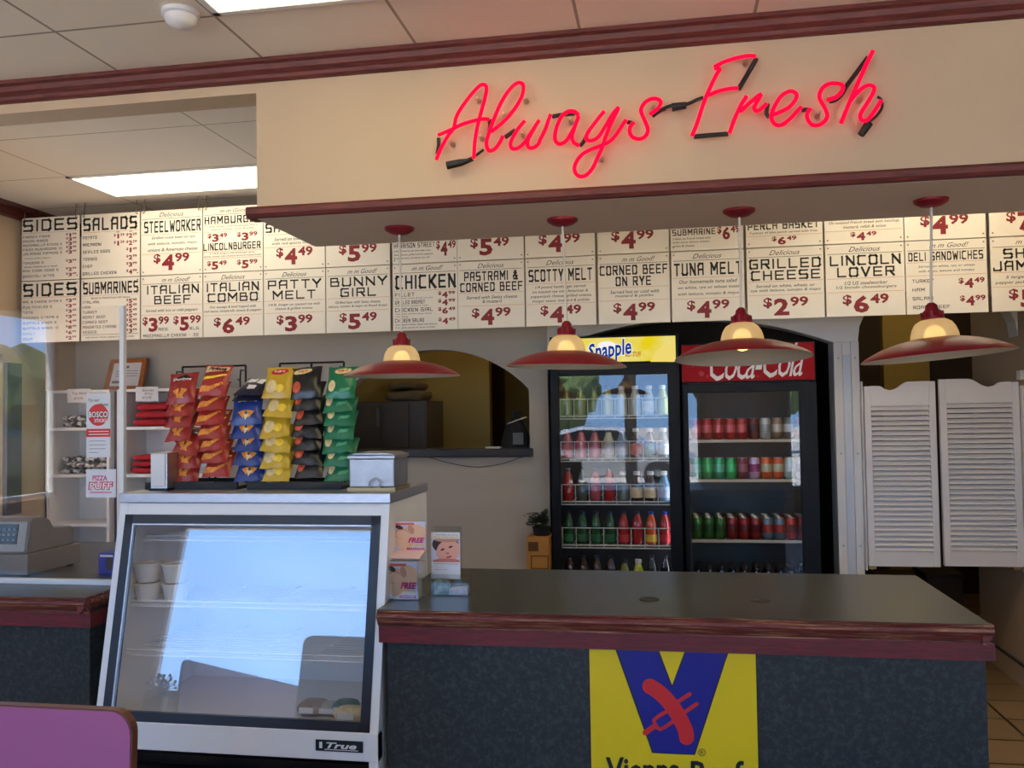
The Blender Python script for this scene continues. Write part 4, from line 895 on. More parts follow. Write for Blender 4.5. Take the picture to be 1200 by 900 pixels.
t = thing('flyer_holder', 'clear flyer box with massage flyers against the display case', 'flyer holder', ((x0+x1)/2, yb+.05, ZT))
b = B().box((x0-.003, yb-.002, ZT+.001), (x1+.003, yb+.09, ZT+.004)).box((x0-.003, yb-.002, ZT+.004), (x1+.003, yb+.0005, zt+.004)).box((x0-.005, yb-.002, ZT+.004), (x0-.003, yb+.09, zt+.004)).box((x1+.003, yb-.002, ZT+.004), (x1+.005, yb+.09, zt+.004)).box((x0-.003, yb+.09, ZT+.001), (x1+.008, yb+.092, ut-.01))
build('acrylic_box', b, M_acrylic, t)
massage(t, u0, u1, ub, ut, yb+.082, 'header_card')
b = B().hexa([(u0-.004, yb+.02, zt+.004), (u1-.004, yb+.02, zt+.004), (u1, yb+.083, ub+.002), (u0, yb+.083, ub+.002), (u0-.004, yb+.02, zt+.006), (u1-.004, yb+.02, zt+.006), (u1, yb+.083, ub+.004), (u0, yb+.083, ub+.004)])
build('header_lip', b, mat('print_pink', (222, 188, 182), .6), t)
t = thing('flyer_stack', 'stack of pink massage flyers standing in the clear flyer box', 'flyers', ((x0+x1)/2, yb+.02, ZT+.004))
massage(t, x0+.001, x1-.001, ZT+.004, zt-.004, yb+.005)
build('flyer_pile', B().box((x0+.001, yb+.0075, ZT+.004), (x1-.001, yb+.06, zt-.006)), M_paper, t)
# baby flyer stand
p = atz(526, 698.5, ZT); yb = p.y; yk = yb+.06
x0, x1 = at(505, 690, yb).x, at(548, 690, yb).x; zt = at(526, 673, yb).z
k0, k1 = at(505.5, 640, yk).x, at(541, 640, yk).x; kt = at(520, 616.5, yk).z
t = thing('flyer_holder', 'tall clear stand with a baby photo flyer on the counter', 'flyer holder', ((x0+x1)/2, yb+.03, ZT))
b = B().box((x0, yb, ZT+.001), (x1, yb+.06, ZT+.004)).box((x0, yb, ZT+.004), (x1, yb+.002, zt)).box((x0-.002, yb, ZT), (x0, yb+.06, zt)).box((x1, yb, ZT), (x1+.002, yb+.06, zt)).box((k0, yk, ZT+.001), (k1, yk+.002, kt))
build('acrylic_stand', b, M_acrylic, t)
t = thing('baby_flyer', 'white flyer with a baby face photo in the clear stand', 'flyer', ((k0+k1)/2, yk-.004, ZT+.004))
fz0, fz1 = at(520, 678, yk).z, at(520, 623.5, yk).z; f0, f1 = k0+.001, at(539.5, 640, yk).x; y = yk-.006
b = B().box((f0, y, fz0), (f1, y+.002, fz1), M_paper); X = lambda u: f0+(f1-f0)*u; Z = lambda v: fz0+(fz1-fz0)*v
b.box((X(0), y-.0006, Z(.36)), (X(.98), y, Z(.86)), M_lav)
def E_(cu_, cv, ru, rv, m, k, a=0): b.poly([(X(min(.98, max(0, p))), y-.0006-.0003*k, Z(min(.86, max(.36, q)))) for p, q in ell(cu_, cv, ru, rv, a, 26)], m)
M_bs = mat('print_baby_skin', (226, 160, 140), .6); M_bs2 = mat('print_baby_shade', (196, 120, 104), .6)
E_(.50, .74, .46, .20, M_hair, 1); E_(.60, .60, .42, .24, M_bs, 2, .1); E_(.55, .38, .5, .06, M_bs2, 3); E_(.40, .63, .07, .022, M_hair, 4, .2); E_(.68, .69, .07, .022, M_hair, 4, .2); E_(.57, .55, .06, .025, M_bs2, 4); E_(.62, .475, .10, .018, M_lr, 4, .15); E_(.56, .84, .44, .05, M_skin2, 4)
text(b, 'Your baby can win a', lambda x, z: (x, y-.0022, z), X(.14), X(.92), Z(.925), Z(.965), M_sk); text(b, 'FREE PORTRAIT', lambda x, z: (x, y-.0022, z), X(.10), X(.94), Z(.872), Z(.915), M_yel, .03)
for v in (.315, .275, .235): b.box((X(.08), y-.0006, Z(v)), (X(.94 if v > .25 else .5), y, Z(v+.014)), M_skin2 if v > .3 else M_lav)
text(b, 'Register today', lambda x, z: (x, y-.0012, z), X(.1), X(.55), Z(.185), Z(.215), M_mag)
build('flyer_card', b, None, t)
t = thing('coupon_pad', 'small pad of grey-green coupons in the clear stand tray', 'coupons', (x0+.03, yb+.02, ZT+.004))
b = B().box((x0+.008, yb+.012, ZT+.004), (x0+.058, yb+.03, ZT+.052)); build('pad', b, mat('coupon_print', (176, 184, 170), .6, rgb2=(90, 100, 88), scale=60), t)
b = B().hexa([(x0+.060, yb+.008, ZT+.004), (x1-.004, yb+.010, ZT+.004), (x1-.004, yb+.05, ZT+.004), (x0+.06, yb+.05, ZT+.004), (x0+.060, yb+.008, ZT+.020), (x1-.004, yb+.010, ZT+.026), (x1-.004, yb+.05, ZT+.026), (x0+.06, yb+.05, ZT+.020)]); build('loose_coupons', b, mat('coupon_pink', (200, 186, 196), .6, var=.2, scale=80), t)

# ================================================================ LEFT: GLASS PARTITION, REGISTER, SHELVES
YG = 2.93
gx0, gx1 = XL+.01, at(144, 480, YG).x; gt = at(146, 358, YG).z
t = thing('glass_partition', 'glass partition with white post and rail on the register counter', 'glass partition', ((gx0+gx1)/2, YG, ZT))
build('rail', B().box((gx0, YG-.014, ZT), (gx1, YG+.014, ZT+.018)), M_white_metal, t, bevel=.002)
build('post', B().box((gx1-.009, YG-.010, ZT), (gx1+.009, YG+.010, gt)), M_white_metal, t, bevel=.002)
build('glass_pane', B().box((gx0, YG-.003, ZT+.018), (gx1-.009, YG+.003, gt)), M_glassp, t)
def paper(nm, lab, cat, px0, py0, px1, py1, y, fn):
    a, c = at(px0, py0, y), at(px1, py1, y)
    t = thing(nm, lab, cat, ((a.x+c.x)/2, y, c.z)); b = B().box((a.x, y-.0012, c.z), (c.x, y, a.z), M_paper); build('sheet', b, None, t)
    X = lambda u: a.x+(c.x-a.x)*u; Z = lambda v: a.z+(c.z-a.z)*v; q = B(); fn(q, X, Z, y-.0016); build('printing', q, None, t); return t
M_pr = mat('print_red', (206, 44, 46), .6); M_pg = mat('print_green', (70, 110, 60), .6); M_pp = mat('print_pink2', (222, 96, 140), .6); M_pgy = mat('print_grey', (120, 118, 120), .6)
def bosco(q, X, Z, y):
    q.poly([(X(.5+.42*math.cos(a*PI/14)), y, Z(.34+.17*math.sin(a*PI/14))) for a in range(28)], M_pr)
    text(q, 'BOSCO', lambda x, z: (x, y-.0006, z), X(.08), X(.92), Z(.385), Z(.28), M_lk, .09); text(q, 'BOSCO', lambda x, z: (x, y-.001, z), X(.10), X(.90), Z(.38), Z(.285), M_lw, .03)
    text(q, 'STICKS', lambda x, z: (x, y-.0006, z), X(.34), X(.86), Z(.455), Z(.40), M_lw, .03)
    text(q, 'Try our', lambda x, z: (x, y, z), X(.08), X(.55), Z(.145), Z(.085), M_pg, .02, .3); text(q, 'cheesy', lambda x, z: (x, y, z), X(.5), X(.94), Z(.215), Z(.15), M_pg, .02, .3)
    q.box((X(0), y, Z(.68)), (X(1), y+.0008, Z(.555)), M_pr); 
    for v in (.59, .635): q.box((X(.1), y-.0003, Z(v)), (X(.94), y, Z(v+.012)), M_lw)
    for v in (.74, .80, .86, .92): q.box((X(.12), y, Z(v)), (X(.8 if v < .9 else .5), y+.0008, Z(v+.008)), M_pgy)
paper('paper_sign', 'tall white paper sign with a red circle taped to the glass partition', 'sign', 101.5, 461, 129.5, 536, YG-.0045, bosco)
def puff(q, X, Z, y):
    text(q, 'PIZZA', lambda x, z: (x, y, z), X(.22), X(.72), Z(.40), Z(.22), M_pp, .04)
    text(q, 'PUFF', lambda x, z: (x, y, z+.0 if True else z), X(.08), X(.92), Z(.74), Z(.44), M_pr, .09, .1); text(q, 'PUFF', lambda x, z: (x, y-.0005, z), X(.12), X(.88), Z(.71), Z(.47), M_lw, .02, .1)
    q.box((X(.14), y, Z(.84)), (X(.86), y+.0008, Z(.80)), M_pp)
paper('paper_sign', 'square white paper sign with pink lettering taped low on the glass partition', 'sign', 101, 550, 136, 583, YG-.0045, puff)

# cash register
f0 = atz(32, 678, ZT); f1 = atz(95, 663, ZT); rx = f0.x; ry0 = f0.y; ry1 = max(ry0+.30, rx/f1.x*f1.y)
ry1 = min(ry1, 3.9); zd = at(32, 650, ry0).z; zt = at(10, 607, ry0+.03).z
t = thing('cash_register', 'grey cash register on the counter behind the glass partition', 'cash register', (rx-.2, ry0+.15, ZT))
M_reg = mat('register_grey', (122, 114, 108), .5); M_regl = mat('register_light', (164, 162, 156), .5)
dr = build('cash_drawer', B().box((rx-.42, ry0, ZT+.012), (rx, ry1, zd)), M_reg, t, bevel=.004)
for x in (rx-.40, rx-.03):
    for y in (ry0+.03, ry1-.03): build('foot', B().lathe([(0, ZT), (.012, ZT), (.014, ZT+.012), (0, ZT+.012)], (x, y, 0), 10), M_blackm, t)
hh = zt-zd; L_ = ry1-ry0
b = B().prism([(ry0+.01, zd), (ry0+.03, zt-.015), (ry0+.05, zt), (ry0+.10, zt), (ry0+L_*.45, zd+hh*.86), (ry0+L_*.52, zd+hh*.62), (ry0+L_*.86, zd+hh*.56), (ry0+L_*.92, zd+hh*.45), (ry0+L_*.92, zd)], 'x', rx-.40, rx-.012)
build('housing', b, M_reg, t, bevel=.006)
b = B().hexa([(rx-.39, ry0+.006, zd+.01), (rx-.02, ry0+.006, zd+.01), (rx-.02, ry0+.014, zd+.01), (rx-.39, ry0+.014, zd+.01), (rx-.39, ry0+.026, zt-.014), (rx-.02, ry0+.026, zt-.014), (rx-.02, ry0+.034, zt-.014), (rx-.39, ry0+.034, zt-.014)]); build('front_panel', b, M_regl, t)
z0_, z1_ = zd+hh*.28, zd+hh*.83; yy = lambda z: ry0+.006+.020*(z-zd-.01)/(zt-.014-zd-.01)
xr_ = at(17, 630, ry0).x
sc = build('display', B().hexa([(rx-.36, yy(z0_)-.004, z0_), (xr_, yy(z0_)-.004, z0_), (xr_, yy(z0_), z0_), (rx-.36, yy(z0_), z0_), (rx-.36, yy(z1_)-.004, z1_), (xr_, yy(z1_)-.004, z1_), (xr_, yy(z1_), z1_), (rx-.36, yy(z1_), z1_)]), mat('display_dark', (44, 56, 62), .25), t)
b = B()
for i in range(7):
    for j in range(3): x = xr_-.018-.022*i; z = z0_+.012+.02*j; b.box((x, yy(z)-.007, z), (x+.012, yy(z)-.003, z+.007))
build('keys', b, mat('key_blue', (150, 170, 184), .4), sc)
# blue carton
p0, p1 = at(115, 680, 3.12), at(134, 648, 3.12)
t = thing('blue_carton', 'small blue carton standing on the register counter beside the case', 'carton', ((p0.x+p1.x)/2, 3.15, ZT))
build('box', B().box((p0.x, 3.12, ZT), (p1.x, 3.20, p1.z)), mat('carton_blue', (28, 44, 150), .45), t, bevel=.002)
b = B(); b.poly([(p1.x-.022+.016*math.cos(a*PI/8), 3.1195, (ZT+p1.z)/2+.026*math.sin(a*PI/8)) for a in range(16)], M_hair); b.box((p0.x+.008, 3.1195, p1.z-.016), (p1.x-.006, 3.12, p1.z-.008), M_lw); build('print', b, None, t)
# shelf units
YS = 4.95
M_shelf = mat('white_laminate', (236, 232, 228), .5)
zS = [at(100, y, YS).z for y in (457, 501, 556, 614, 660)]
def shelf(label, px0, px1, dark_left):
    x0, x1 = at(px0, 500, YS).x, at(px1, 500, YS).x
    t = thing('shelf_unit', label, 'shelf', ((x0+x1)/2, YS+.15, 0), 'white shelf units')
    for x, m in ((x0, M_shelf), (x1-.018, M_shelf)): build('side', B().box((x, YS, 0), (x+.018, YW-.003, zS[0])), m, t)
    if dark_left: build('dark_outer_panel', B().box((x0-.012, YS, 0), (x0-.0005, YW-.003, zS[0])), M_blackm, t)
    build('back', B().box((x0+.018, YW-.012, 0), (x1-.018, YW-.004, zS[0])), M_shelf, t)
    for z in zS+[.3, .1]: build('shelf_board', B().box((x0+.018, YS+.001, z-.018), (x1-.018, YW-.012, z)), M_shelf, t)
    return x0, x1
l0, l1 = shelf('white shelf unit seen through the glass partition', 55, 128, True)
r0, r1 = shelf('white shelf unit behind the chip racks', 137, 262, False)
b = B().box((l1+.002, YS+.05, 0), (r0-.002, YW-.003, zS[0]-.01)); solo('filler_panel', 'dark blue-grey filler panel between the two white shelf units', 'panel', b, mat('filler', (58, 60, 70), .6), origin=((l1+r0)/2, YS+.1, 0))
M_shirtb = mat('print_cloth', (220, 216, 214), .9, rgb2=(36, 30, 34), scale=34, lo=.46, hi=.52); M_shirtr = mat('red_cloth', (170, 30, 42), .9, var=.12, scale=12)
def folded(label, px0, px1, pyt, zb, m, grp, n=2):
    a, c = at(px0, pyt, YS+.06), at(px1, pyt, YS+.06); x0, x1, h = a.x, c.x, a.z-zb
    t = thing('folded_shirt', label, 'folded shirt', ((x0+x1)/2, YS+.12, zb), grp)
    rs = random.Random(int(px0*7+pyt))
    for i in range(n):
        z0 = zb+h*i/n; hh = h/n
        k1, k2, k3 = rs.random()*6, rs.random()*6, rs.random()*6
        def fn(v, k1=k1, k2=k2, hh=hh):
            s = lambda q, e: math.copysign(abs(q)**e, q)
            x, y, z = v.x, v.y, v.z
            return Vector(((x1-x0)/2*s(x, .55)*(1-.12*i/n), .09*s(y, .5), hh*.5*s(z, .7)+hh*.10*math.sin(7*x+k1)*math.cos(5*y+k2)*(1 if z > 0 else 0)))
        build('cloth_fold', B().ball(((x0+x1)/2+rs.uniform(-.008, .008), YS+.12, z0+hh/2), 1, 26, 14, fn=fn), m, t, smooth=True)
folded('black and white patterned shirt folded on the upper shelf, behind the glass', 72, 106, 487, zS[1], M_shirtb, 'folded shirts on the shelves')
folded('black and white patterned shirts folded on the middle shelf, behind the glass', 70, 127, 535, zS[2], M_shirtb, 'folded shirts on the shelves', 3)
folded('red shirts folded on the upper shelf, left of the chip bags', 155, 205, 472, zS[1], M_shirtr, 'folded shirts on the shelves', 3)
folded('red shirts folded on the middle shelf, left of the chip bags', 152, 200, 533, zS[2], M_shirtr, 'folded shirts on the shelves', 3)
def card(lines):
    def fn(q, X, Z, y):
        for s, u0, u1, v0, v1 in lines: text(q, s, lambda x, z: (x, y, z), X(u0), X(u1), Z(v1), Z(v0), M_hair)
    return fn
paper('price_card', 'white price card on the shelf edge beside the tall paper sign', 'price card', 79, 456, 106, 471.5, YS-.003, card([('Tee Shirts', .2, .85, .22, .42), ('$15.00', .3, .68, .6, .8)]))
paper('price_card', 'white price card on the shelf edge right of the white post', 'price card', 159, 453.5, 185.5, 470, YS-.003, card([('Shirts Red', .3, .8, .15, .33), ('All Sizes', .4, .75, .38, .54), ('$12.00', .3, .7, .66, .84)]))
# certificate leaning on top of the shelves
P4 = [at(122, 452.5, 5.14), at(167, 451.5, 5.14), at(173, 414.5, 5.20), at(131, 416.5, 5.20)]
dz = zS[0]-min(P4[0].z, P4[1].z)+.001
P4 = [p+Vector((0, 0, dz)) for p in P4]
def fq(u, v, d): 
    p = (P4[0]*(1-u)+P4[1]*u)*(1-v)+(P4[3]*(1-u)+P4[2]*u)*v; return p+Vector((0, -d, 0))
t = thing('framed_certificate', 'certificate in an orange wood frame leaning on top of the shelves', 'picture frame', tuple(P4[0]))
def fbox(b, u0, u1, v0, v1, d0, d1): b.hexa([fq(u0, v0, d1), fq(u1, v0, d1), fq(u1, v0, d0), fq(u0, v0, d0), fq(u0, v1, d1), fq(u1, v1, d1), fq(u1, v1, d0), fq(u0, v1, d0)])
b = B(); 
for u0, u1, v0, v1 in [(0, .11, 0, 1), (.89, 1, 0, 1), (.11, .89, 0, .13), (.11, .89, .87, 1)]: fbox(b, u0, u1, v0, v1, -.01, .012)
build('frame', b, woodmat('orange_wood', (186, 112, 56), (150, 84, 40), 10, 10, 10), t)
b = B(); fbox(b, .1, .9, .12, .88, -.008, .002); build('sheet', b, M_paper, t)
b = B(); fbox(b, .46, .54, .70, .78, .002, .003)
for v in (.60, .52, .44): fbox(b, .22, .8, v, v+.015, .002, .003)
fbox(b, .16, .36, .22, .30, .002, .003); build('printing', b, M_pgy, t)

# ================================================================ DRINKS COOLERS
M_cool = mat('cooler_black', (20, 21, 24), .45, spec=.2); M_inner = mat('cooler_liner', (70, 73, 76), .5); M_rail = mat('white_wire', (216, 218, 214), .35); M_strip = mat('price_strip', (200, 192, 170), .45)
M_tube = emitmat('cooler_tube', (226, 240, 255), 9.0)
def cooler(label, x0, x1, zt, zh, g0, g1, gz0, gz1, liner):
    t = thing('drinks_cooler', label, 'drinks cooler', ((x0+x1)/2, 5.45, 0))
    ya, yb = 5.15, 5.87
    b = B().box((x0, ya, .02), (x0+.03, yb, zt)).box((x1-.03, ya, .02), (x1, yb, zt)).box((x0, yb-.03, .02), (x1, yb, zt)).box((x0, ya, .0), (x1, yb, .12)).box((x0, ya+.0, zh), (x1, yb, zh+.02)).box((x0, ya+.02, zt-.015), (x1, yb, zt))
    build('cabinet', b, M_cool, t)
    b = B().box((x0+.03, yb-.036, .12), (x1-.03, yb-.03, zh)).box((x0+.03, ya+.02, .12), (x0+.036, yb-.036, zh)).box((x1-.036, ya+.02, .12), (x1-.03, yb-.036, zh)).box((x0+.03, ya+.02, .12), (x1-.03, yb-.036, .126)).box((x0+.03, ya+.02, zh-.006), (x1-.03, yb-.036, zh))
    for k in (1, 2): b.box((x0+(x1-x0)*k/3-.004, yb-.040, .12), (x0+(x1-x0)*k/3+.004, yb-.036, zh))
    build('liner', b, liner, t)
    d = B()
    for p, q, r, s_ in [(x0+.004, g0, .13, zh-.01), (g1, x1-.004, .13, zh-.01), (g0, g1, .13, gz0), (g0, g1, gz1, zh-.01)]: d.box((p, 5.10, r), (q, 5.148, s_))
    dr = build('door_frame', d, M_cool, t, bevel=.004)
    build('door_glass', B().box((g0, 5.122, gz0), (g1, 5.126, gz1)), M_glassd, dr)
    return t
sxl, sxr = at(644, 437, 5.12).x, at(796.5, 440, 5.12).x
snap = cooler('black glass door drinks cooler with a bright yellow illuminated header', sxl, sxr, at(720, 393, 5.15).z, at(720, 426, 5.15).z, at(655, 441, 5.124).x, at(782, 441, 5.124).x, .22, at(655, 441, 5.124).z, M_inner)
ckl, ckr = at(799, 430, 5.12).x, at(957, 445, 5.12).x
coke = cooler('black glass door drinks cooler with a red header', ckl, ckr, at(870, 402, 5.15).z, at(870, 447.5, 5.15).z, at(806, 461, 5.124).x, at(936, 461, 5.124).x, .22, at(820, 460.5, 5.124).z, mat('cooler_liner_grey', (104, 106, 100), .5))
# headers
hz0, hz1 = at(720, 424, 5.14).z, at(720, 395.5, 5.14).z; hx0, hx1 = at(649, 400, 5.14).x, at(791.5, 400, 5.14).x
build('header_frame', B().box((sxl, 5.145, hz0-.012), (sxr, 5.16, hz1+.012)).box((sxl, 5.16, hz0-.012), (sxr, 5.30, hz1+.012)), M_cool, snap, bevel=.003)
M_hy = bpy.data.materials.new('lit_yellow_header'); M_hy.use_nodes = True; n = M_hy.node_tree; n.nodes.clear()
o_ = n.nodes.new('ShaderNodeOutputMaterial'); e_ = n.nodes.new('ShaderNodeEmission'); t_ = n.nodes.new('ShaderNodeTexCoord'); nz_ = n.nodes.new('ShaderNodeTexNoise'); r_ = n.nodes.new('ShaderNodeValToRGB')
nz_.inputs['Scale'].default_value = 7; nz_.inputs['Detail'].default_value = 3; r_.color_ramp.elements[0].position = .38; r_.color_ramp.elements[0].color = (*lin((248, 222, 30)), 1); r_.color_ramp.elements[1].position = .68; r_.color_ramp.elements[1].color = (*lin((250, 238, 150)), 1)
n.links.new(t_.outputs['Object'], nz_.inputs['Vector']); n.links.new(nz_.outputs['Fac'], r_.inputs[0]); n.links.new(r_.outputs[0], e_.inputs[0]); e_.inputs[1].default_value = .85; n.links.new(e_.outputs[0], o_.inputs[0])
hd = build('lit_header', B().box((hx0, 5.138, hz0), (hx1, 5.146, hz1)), M_hy, snap)
E_y = emitmat('lit_lemon', (250, 226, 120), .9); E_b = emitmat('lit_blue', (30, 60, 160), .8); E_w = emitmat('lit_white', (255, 255, 250), .9); E_o = emitmat('lit_orange', (206, 130, 40), .8)
def hp(px, py, d): p = at(px, py, 5.138-d); return (p.x, 5.138-d, p.z)
b = B(); b.poly([hp(709+17*math.cos(a*PI/10), 404+8*math.sin(a*PI/10)*.9, .0005) for a in range(20)], E_y); b.poly([hp(711+11*math.cos(a*PI/10), 405+5*math.sin(a*PI/10), .0008) for a in range(20)], E_w); b.poly([hp(x, y, .0005) for x, y in [(762, 424), (768, 412), (778, 404), (791, 400), (791, 424)]], E_y); build('lemon_picture', b, None, hd)
b = B(); W2 = lambda m, d, g: text(b, 'Snapple', lambda x, z: hp(x, -z+(713-x)*.16, d), 690-g, 740+g, -424.5-g, -399.5+g, m, .06 if g else .025)
W2(E_w, .0012, 1.0); W2(E_b, .0018, 0); text(b, 'BEST STUFF', lambda x, z: hp(x, -z, .0012), 733, 751, -418, -412, E_o, .03); build('header_lettering', b, None, hd)
kx0, kx1, kz0, kz1 = at(799, 430, 5.14).x, at(954.5, 430, 5.14).x, at(870, 446, 5.14).z, at(870, 403, 5.14).z
M_cr = mat('header_red', (168, 16, 24), .5, spec=.15, emit=(190, 20, 30), es=.06)
build('header_box', B().box((ckl, 5.145, kz0-.01), (ckr, 5.30, kz1+.008)), M_cool, coke, bevel=.003)
hd = build('red_header', B().box((kx0, 5.138, kz0), (kx1, 5.146, kz1)), M_cr, coke)
b = B()
text(b, 'Coca-Cola', lambda x, z: hp(x, -z+(880-x)*.06, .0012), 832, 941, -444, -404, mat('header_white', (236, 230, 220), .4, emit=(236, 230, 220), es=.12), .0, .35, .85); build('header_lettering', b, None, hd)
b = B()
for cx_, cy_, r in [(822, 438, 3.2), (829, 441, 1.6), (838, 439, 1.2), (888, 441, 1.4), (846, 443, .9), (812, 430, 1.2)]: b.poly([hp(cx_+r*math.cos(a*PI/7), cy_+r*math.sin(a*PI/7), .0008) for a in range(14)], M_lr)
build('header_dots', b, None, hd)
# light tube inside the yellow cooler
b = B().tube([(sxr-.046, 5.19, .3), (sxr-.046, 5.19, 1.80)], .007, 8); build('light_tube', b, M_tube, snap)
# shelves of the yellow cooler
cell = [657+16.05*i for i in range(9)]
ysn = [488, 537.5, 587.6, 638, 690]; zsn = [at(657, y, 5.20).z for y in ysn]
for z in zsn:
    xa, xb = sxl+.038, sxr-.038; b = B()
    b.tube([(xa, 5.185, z), (xb, 5.185, z)], .0045, 6); b.tube([(xa, 5.185, z-.016), (xb, 5.185, z-.016)], .004, 6); b.tube([(xa, 5.185, z+.100), (xb, 5.185, z+.100)], .0028, 6)
    for px in cell: x = at(px, 500, 5.185).x; b.tube([(x, 5.185, z-.016), (x, 5.185, z+.100)], .0026, 6)
    for k in range(14): x = xa+(xb-xa)*(k+.5)/14; b.tube([(x, 5.185, z-.004), (x, 5.81, z-.004)], .0022, 5)
    build('wire_shelf', b, M_rail, snap)
PRO = {'tea': [(0, 0), (.030, 0), (.034, .004), (.034, .085), (.033, .095), (.026, .118), (.019, .138), (.0175, .150), (.0175, .160), (0, .160)],
       'soda': [(0, 0), (.026, 0), (.032, .008), (.0325, .06), (.030, .075), (.0325, .09), (.031, .118), (.022, .150), (.0135, .172), (.0125, .182), (0, .182)],
       'tall': [(0, 0), (.028, 0), (.030, .004), (.030, .12), (.026, .142), (.015, .170), (.0135, .192), (0, .192)]}
CAPH = {'tea': (.0195, .150, .172), 'soda': (.0145, .174, .190), 'tall': (.0145, .180, .198)}
def liquid(name, rgb): return mat('drink_'+name, rgb, .08, spec=.7, coat=.6)
DR = {'olive': (112, 112, 40), 'lemon': (186, 186, 90), 'clear': (176, 188, 186), 'pale': (196, 200, 176), 'pink': (196, 96, 110), 'red': (176, 40, 44), 'dark': (40, 30, 30), 'green': (34, 84, 52), 'bluegreen': (50, 96, 100), 'orange': (214, 84, 40), 'lime': (190, 196, 40), 'brown': (58, 36, 28), 'black': (20, 18, 20), 'blue': (120, 156, 190), 'steel': (104, 116, 118)}
CP = {'white': (226, 226, 224), 'dark': (46, 44, 50), 'blue': (40, 60, 170), 'navy': (40, 44, 70)}
LB = {'cream': (222, 200, 160), 'white': (214, 216, 222), 'teal': (130, 170, 170), 'redwhite': (206, 110, 110), 'lav': (190, 196, 226), 'green': (46, 110, 70), 'red': (196, 44, 46), 'yellow': (232, 190, 60), 'none': None, 'limey': (206, 206, 60)}
BP = {}
def bottle(shape, col, capc, lb):
    k = (shape, col, capc, lb)
    if k in BP: return dup(BP[k])
    t = thing('drink_bottle', 'x', 'bottle', (0, 0, 0))
    build('body', B().lathe(PRO[shape], seg=18), liquid(col, DR[col]), t, smooth=True)
    r, a, c = CAPH[shape]; build('cap', B().lathe([(0, a), (r, a), (r, c-.002), (r-.003, c), (0, c)], seg=18), mat('cap_'+capc, CP[capc], .4), t, smooth=True)
    if LB[lb]:
        R0 = max(p[0] for p in PRO[shape])+.0006; h0, h1 = (.018, .080) if shape != 'soda' else (.015, .058)
        build('label_band', B().lathe([(R0, h0), (R0, h1)], seg=18), mat('label_'+lb, LB[lb], .5, var=.18, scale=45), t, smooth=True)
    BP[k] = t; return t
ROWS = [[('tea', 'olive', 'dark', 'none')]*3+[('tea', 'lemon', 'dark', 'none'), ('tea', 'pale', 'white', 'none'), ('tea', 'clear', 'white', 'none'), ('tea', 'clear', 'white', 'white'), ('tea', 'lemon', 'white', 'none')],
        [('tea', 'pink', 'dark', 'redwhite'), ('tea', 'pink', 'dark', 'none'), ('tea', 'pink', 'dark', 'none'), ('tea', 'pale', 'dark', 'white'), ('tea', 'blue', 'white', 'lav'), ('tea', 'dark', 'white', 'redwhite'), ('tea', 'dark', 'white', 'teal'), ('tea', 'steel', 'white', 'white')],
        [('soda', 'red', 'navy', 'none'), ('soda', 'steel', 'navy', 'none'), ('soda', 'pink', 'navy', 'none'), ('tall', 'red', 'navy', 'none'), ('tea', 'steel', 'white', 'none'), ('tea', 'dark', 'white', 'cream'), ('tea', 'dark', 'white', 'cream'), ('tea', 'blue', 'white', 'lav')],
        [('soda', 'green', 'navy', 'green')]*4+[('soda', 'red', 'navy', 'red'), ('soda', 'red', 'navy', 'none'), ('soda', 'orange', 'blue', 'yellow'), ('soda', 'red', 'blue', 'red')],
        [('soda', 'brown', 'navy', 'none')]*4+[('tea', 'olive', 'dark', 'none'), ('tea', 'lime', 'white', 'limey'), ('tall', 'black', 'dark', 'none'), ('tall', 'black', 'dark', 'none')]]
SH = ['top', 'second', 'third', 'fourth', 'fifth']
CN = {'olive': 'olive green', 'lemon': 'pale yellow', 'pale': 'pale', 'clear': 'clear', 'pink': 'pink', 'blue': 'bluish', 'dark': 'dark', 'steel': 'grey', 'red': 'red', 'green': 'green', 'orange': 'orange-red', 'brown': 'dark brown', 'lime': 'bright lime yellow', 'black': 'black'}
for r, row in enumerate(ROWS):
    for i, spec in enumerate(row):
        o = bottle(*spec); x = at(cell[0]+16.05*(i+.5), 520, 5.235).x
        o.location = (x, 5.235, zsn[r]+.003); o.rotation_euler = (0, 0, .7*i)
        o['label'] = '%s bottle, %s from the left, %s shelf of the yellow-topped cooler' % (CN[spec[1]], ORD[i], SH[r]); o['group'] = 'bottles in the yellow-topped cooler'
# cans in the red-topped cooler
ycn = [515.5, 561.5, 631.5]; zcn = [at(810, y, 5.20).z for y in ycn]; zbot = .425
for z in zcn+[zbot]:
    xa, xb = ckl+.038, ckr-.038
    b = B().box((xa, 5.178, z-.016), (xb, 5.186, z), M_strip)
    for k in range(12): x = xa+(xb-xa)*(k+.5)/12; b.tube([(x, 5.187, z-.005), (x, 5.81, z-.005)], .0022, 5, M_rail)
    build('shelf', b, None, coke)
CAN = {'red': ((170, 36, 48), (200, 90, 96)), 'darkred': ((110, 34, 42), (70, 26, 34)), 'silver': ((186, 194, 190), (150, 156, 150)), 'bronze': ((150, 130, 110), (190, 180, 168)), 'grey': ((130, 134, 130), (206, 206, 200)), 'orangered': ((206, 70, 44), (120, 116, 104)), 'teal': ((40, 170, 120), (110, 200, 170)), 'green': ((40, 176, 96), (60, 196, 120)), 'maroon': ((126, 50, 64), (156, 90, 100)), 'pinkwhite': ((206, 176, 206), (150, 60, 110)), 'orange': ((216, 96, 50), (200, 190, 150)), 'white': ((206, 222, 214), (220, 226, 224)), 'lilac': ((196, 196, 206), (160, 160, 176)),
       'leaf': ((60, 110, 44), (44, 80, 40)), 'cola': ((150, 34, 36), (96, 26, 28)), 'bluesilver': ((110, 130, 140), (170, 60, 50)), 'scarlet': ((196, 40, 34), (120, 30, 30))}
KP = {}
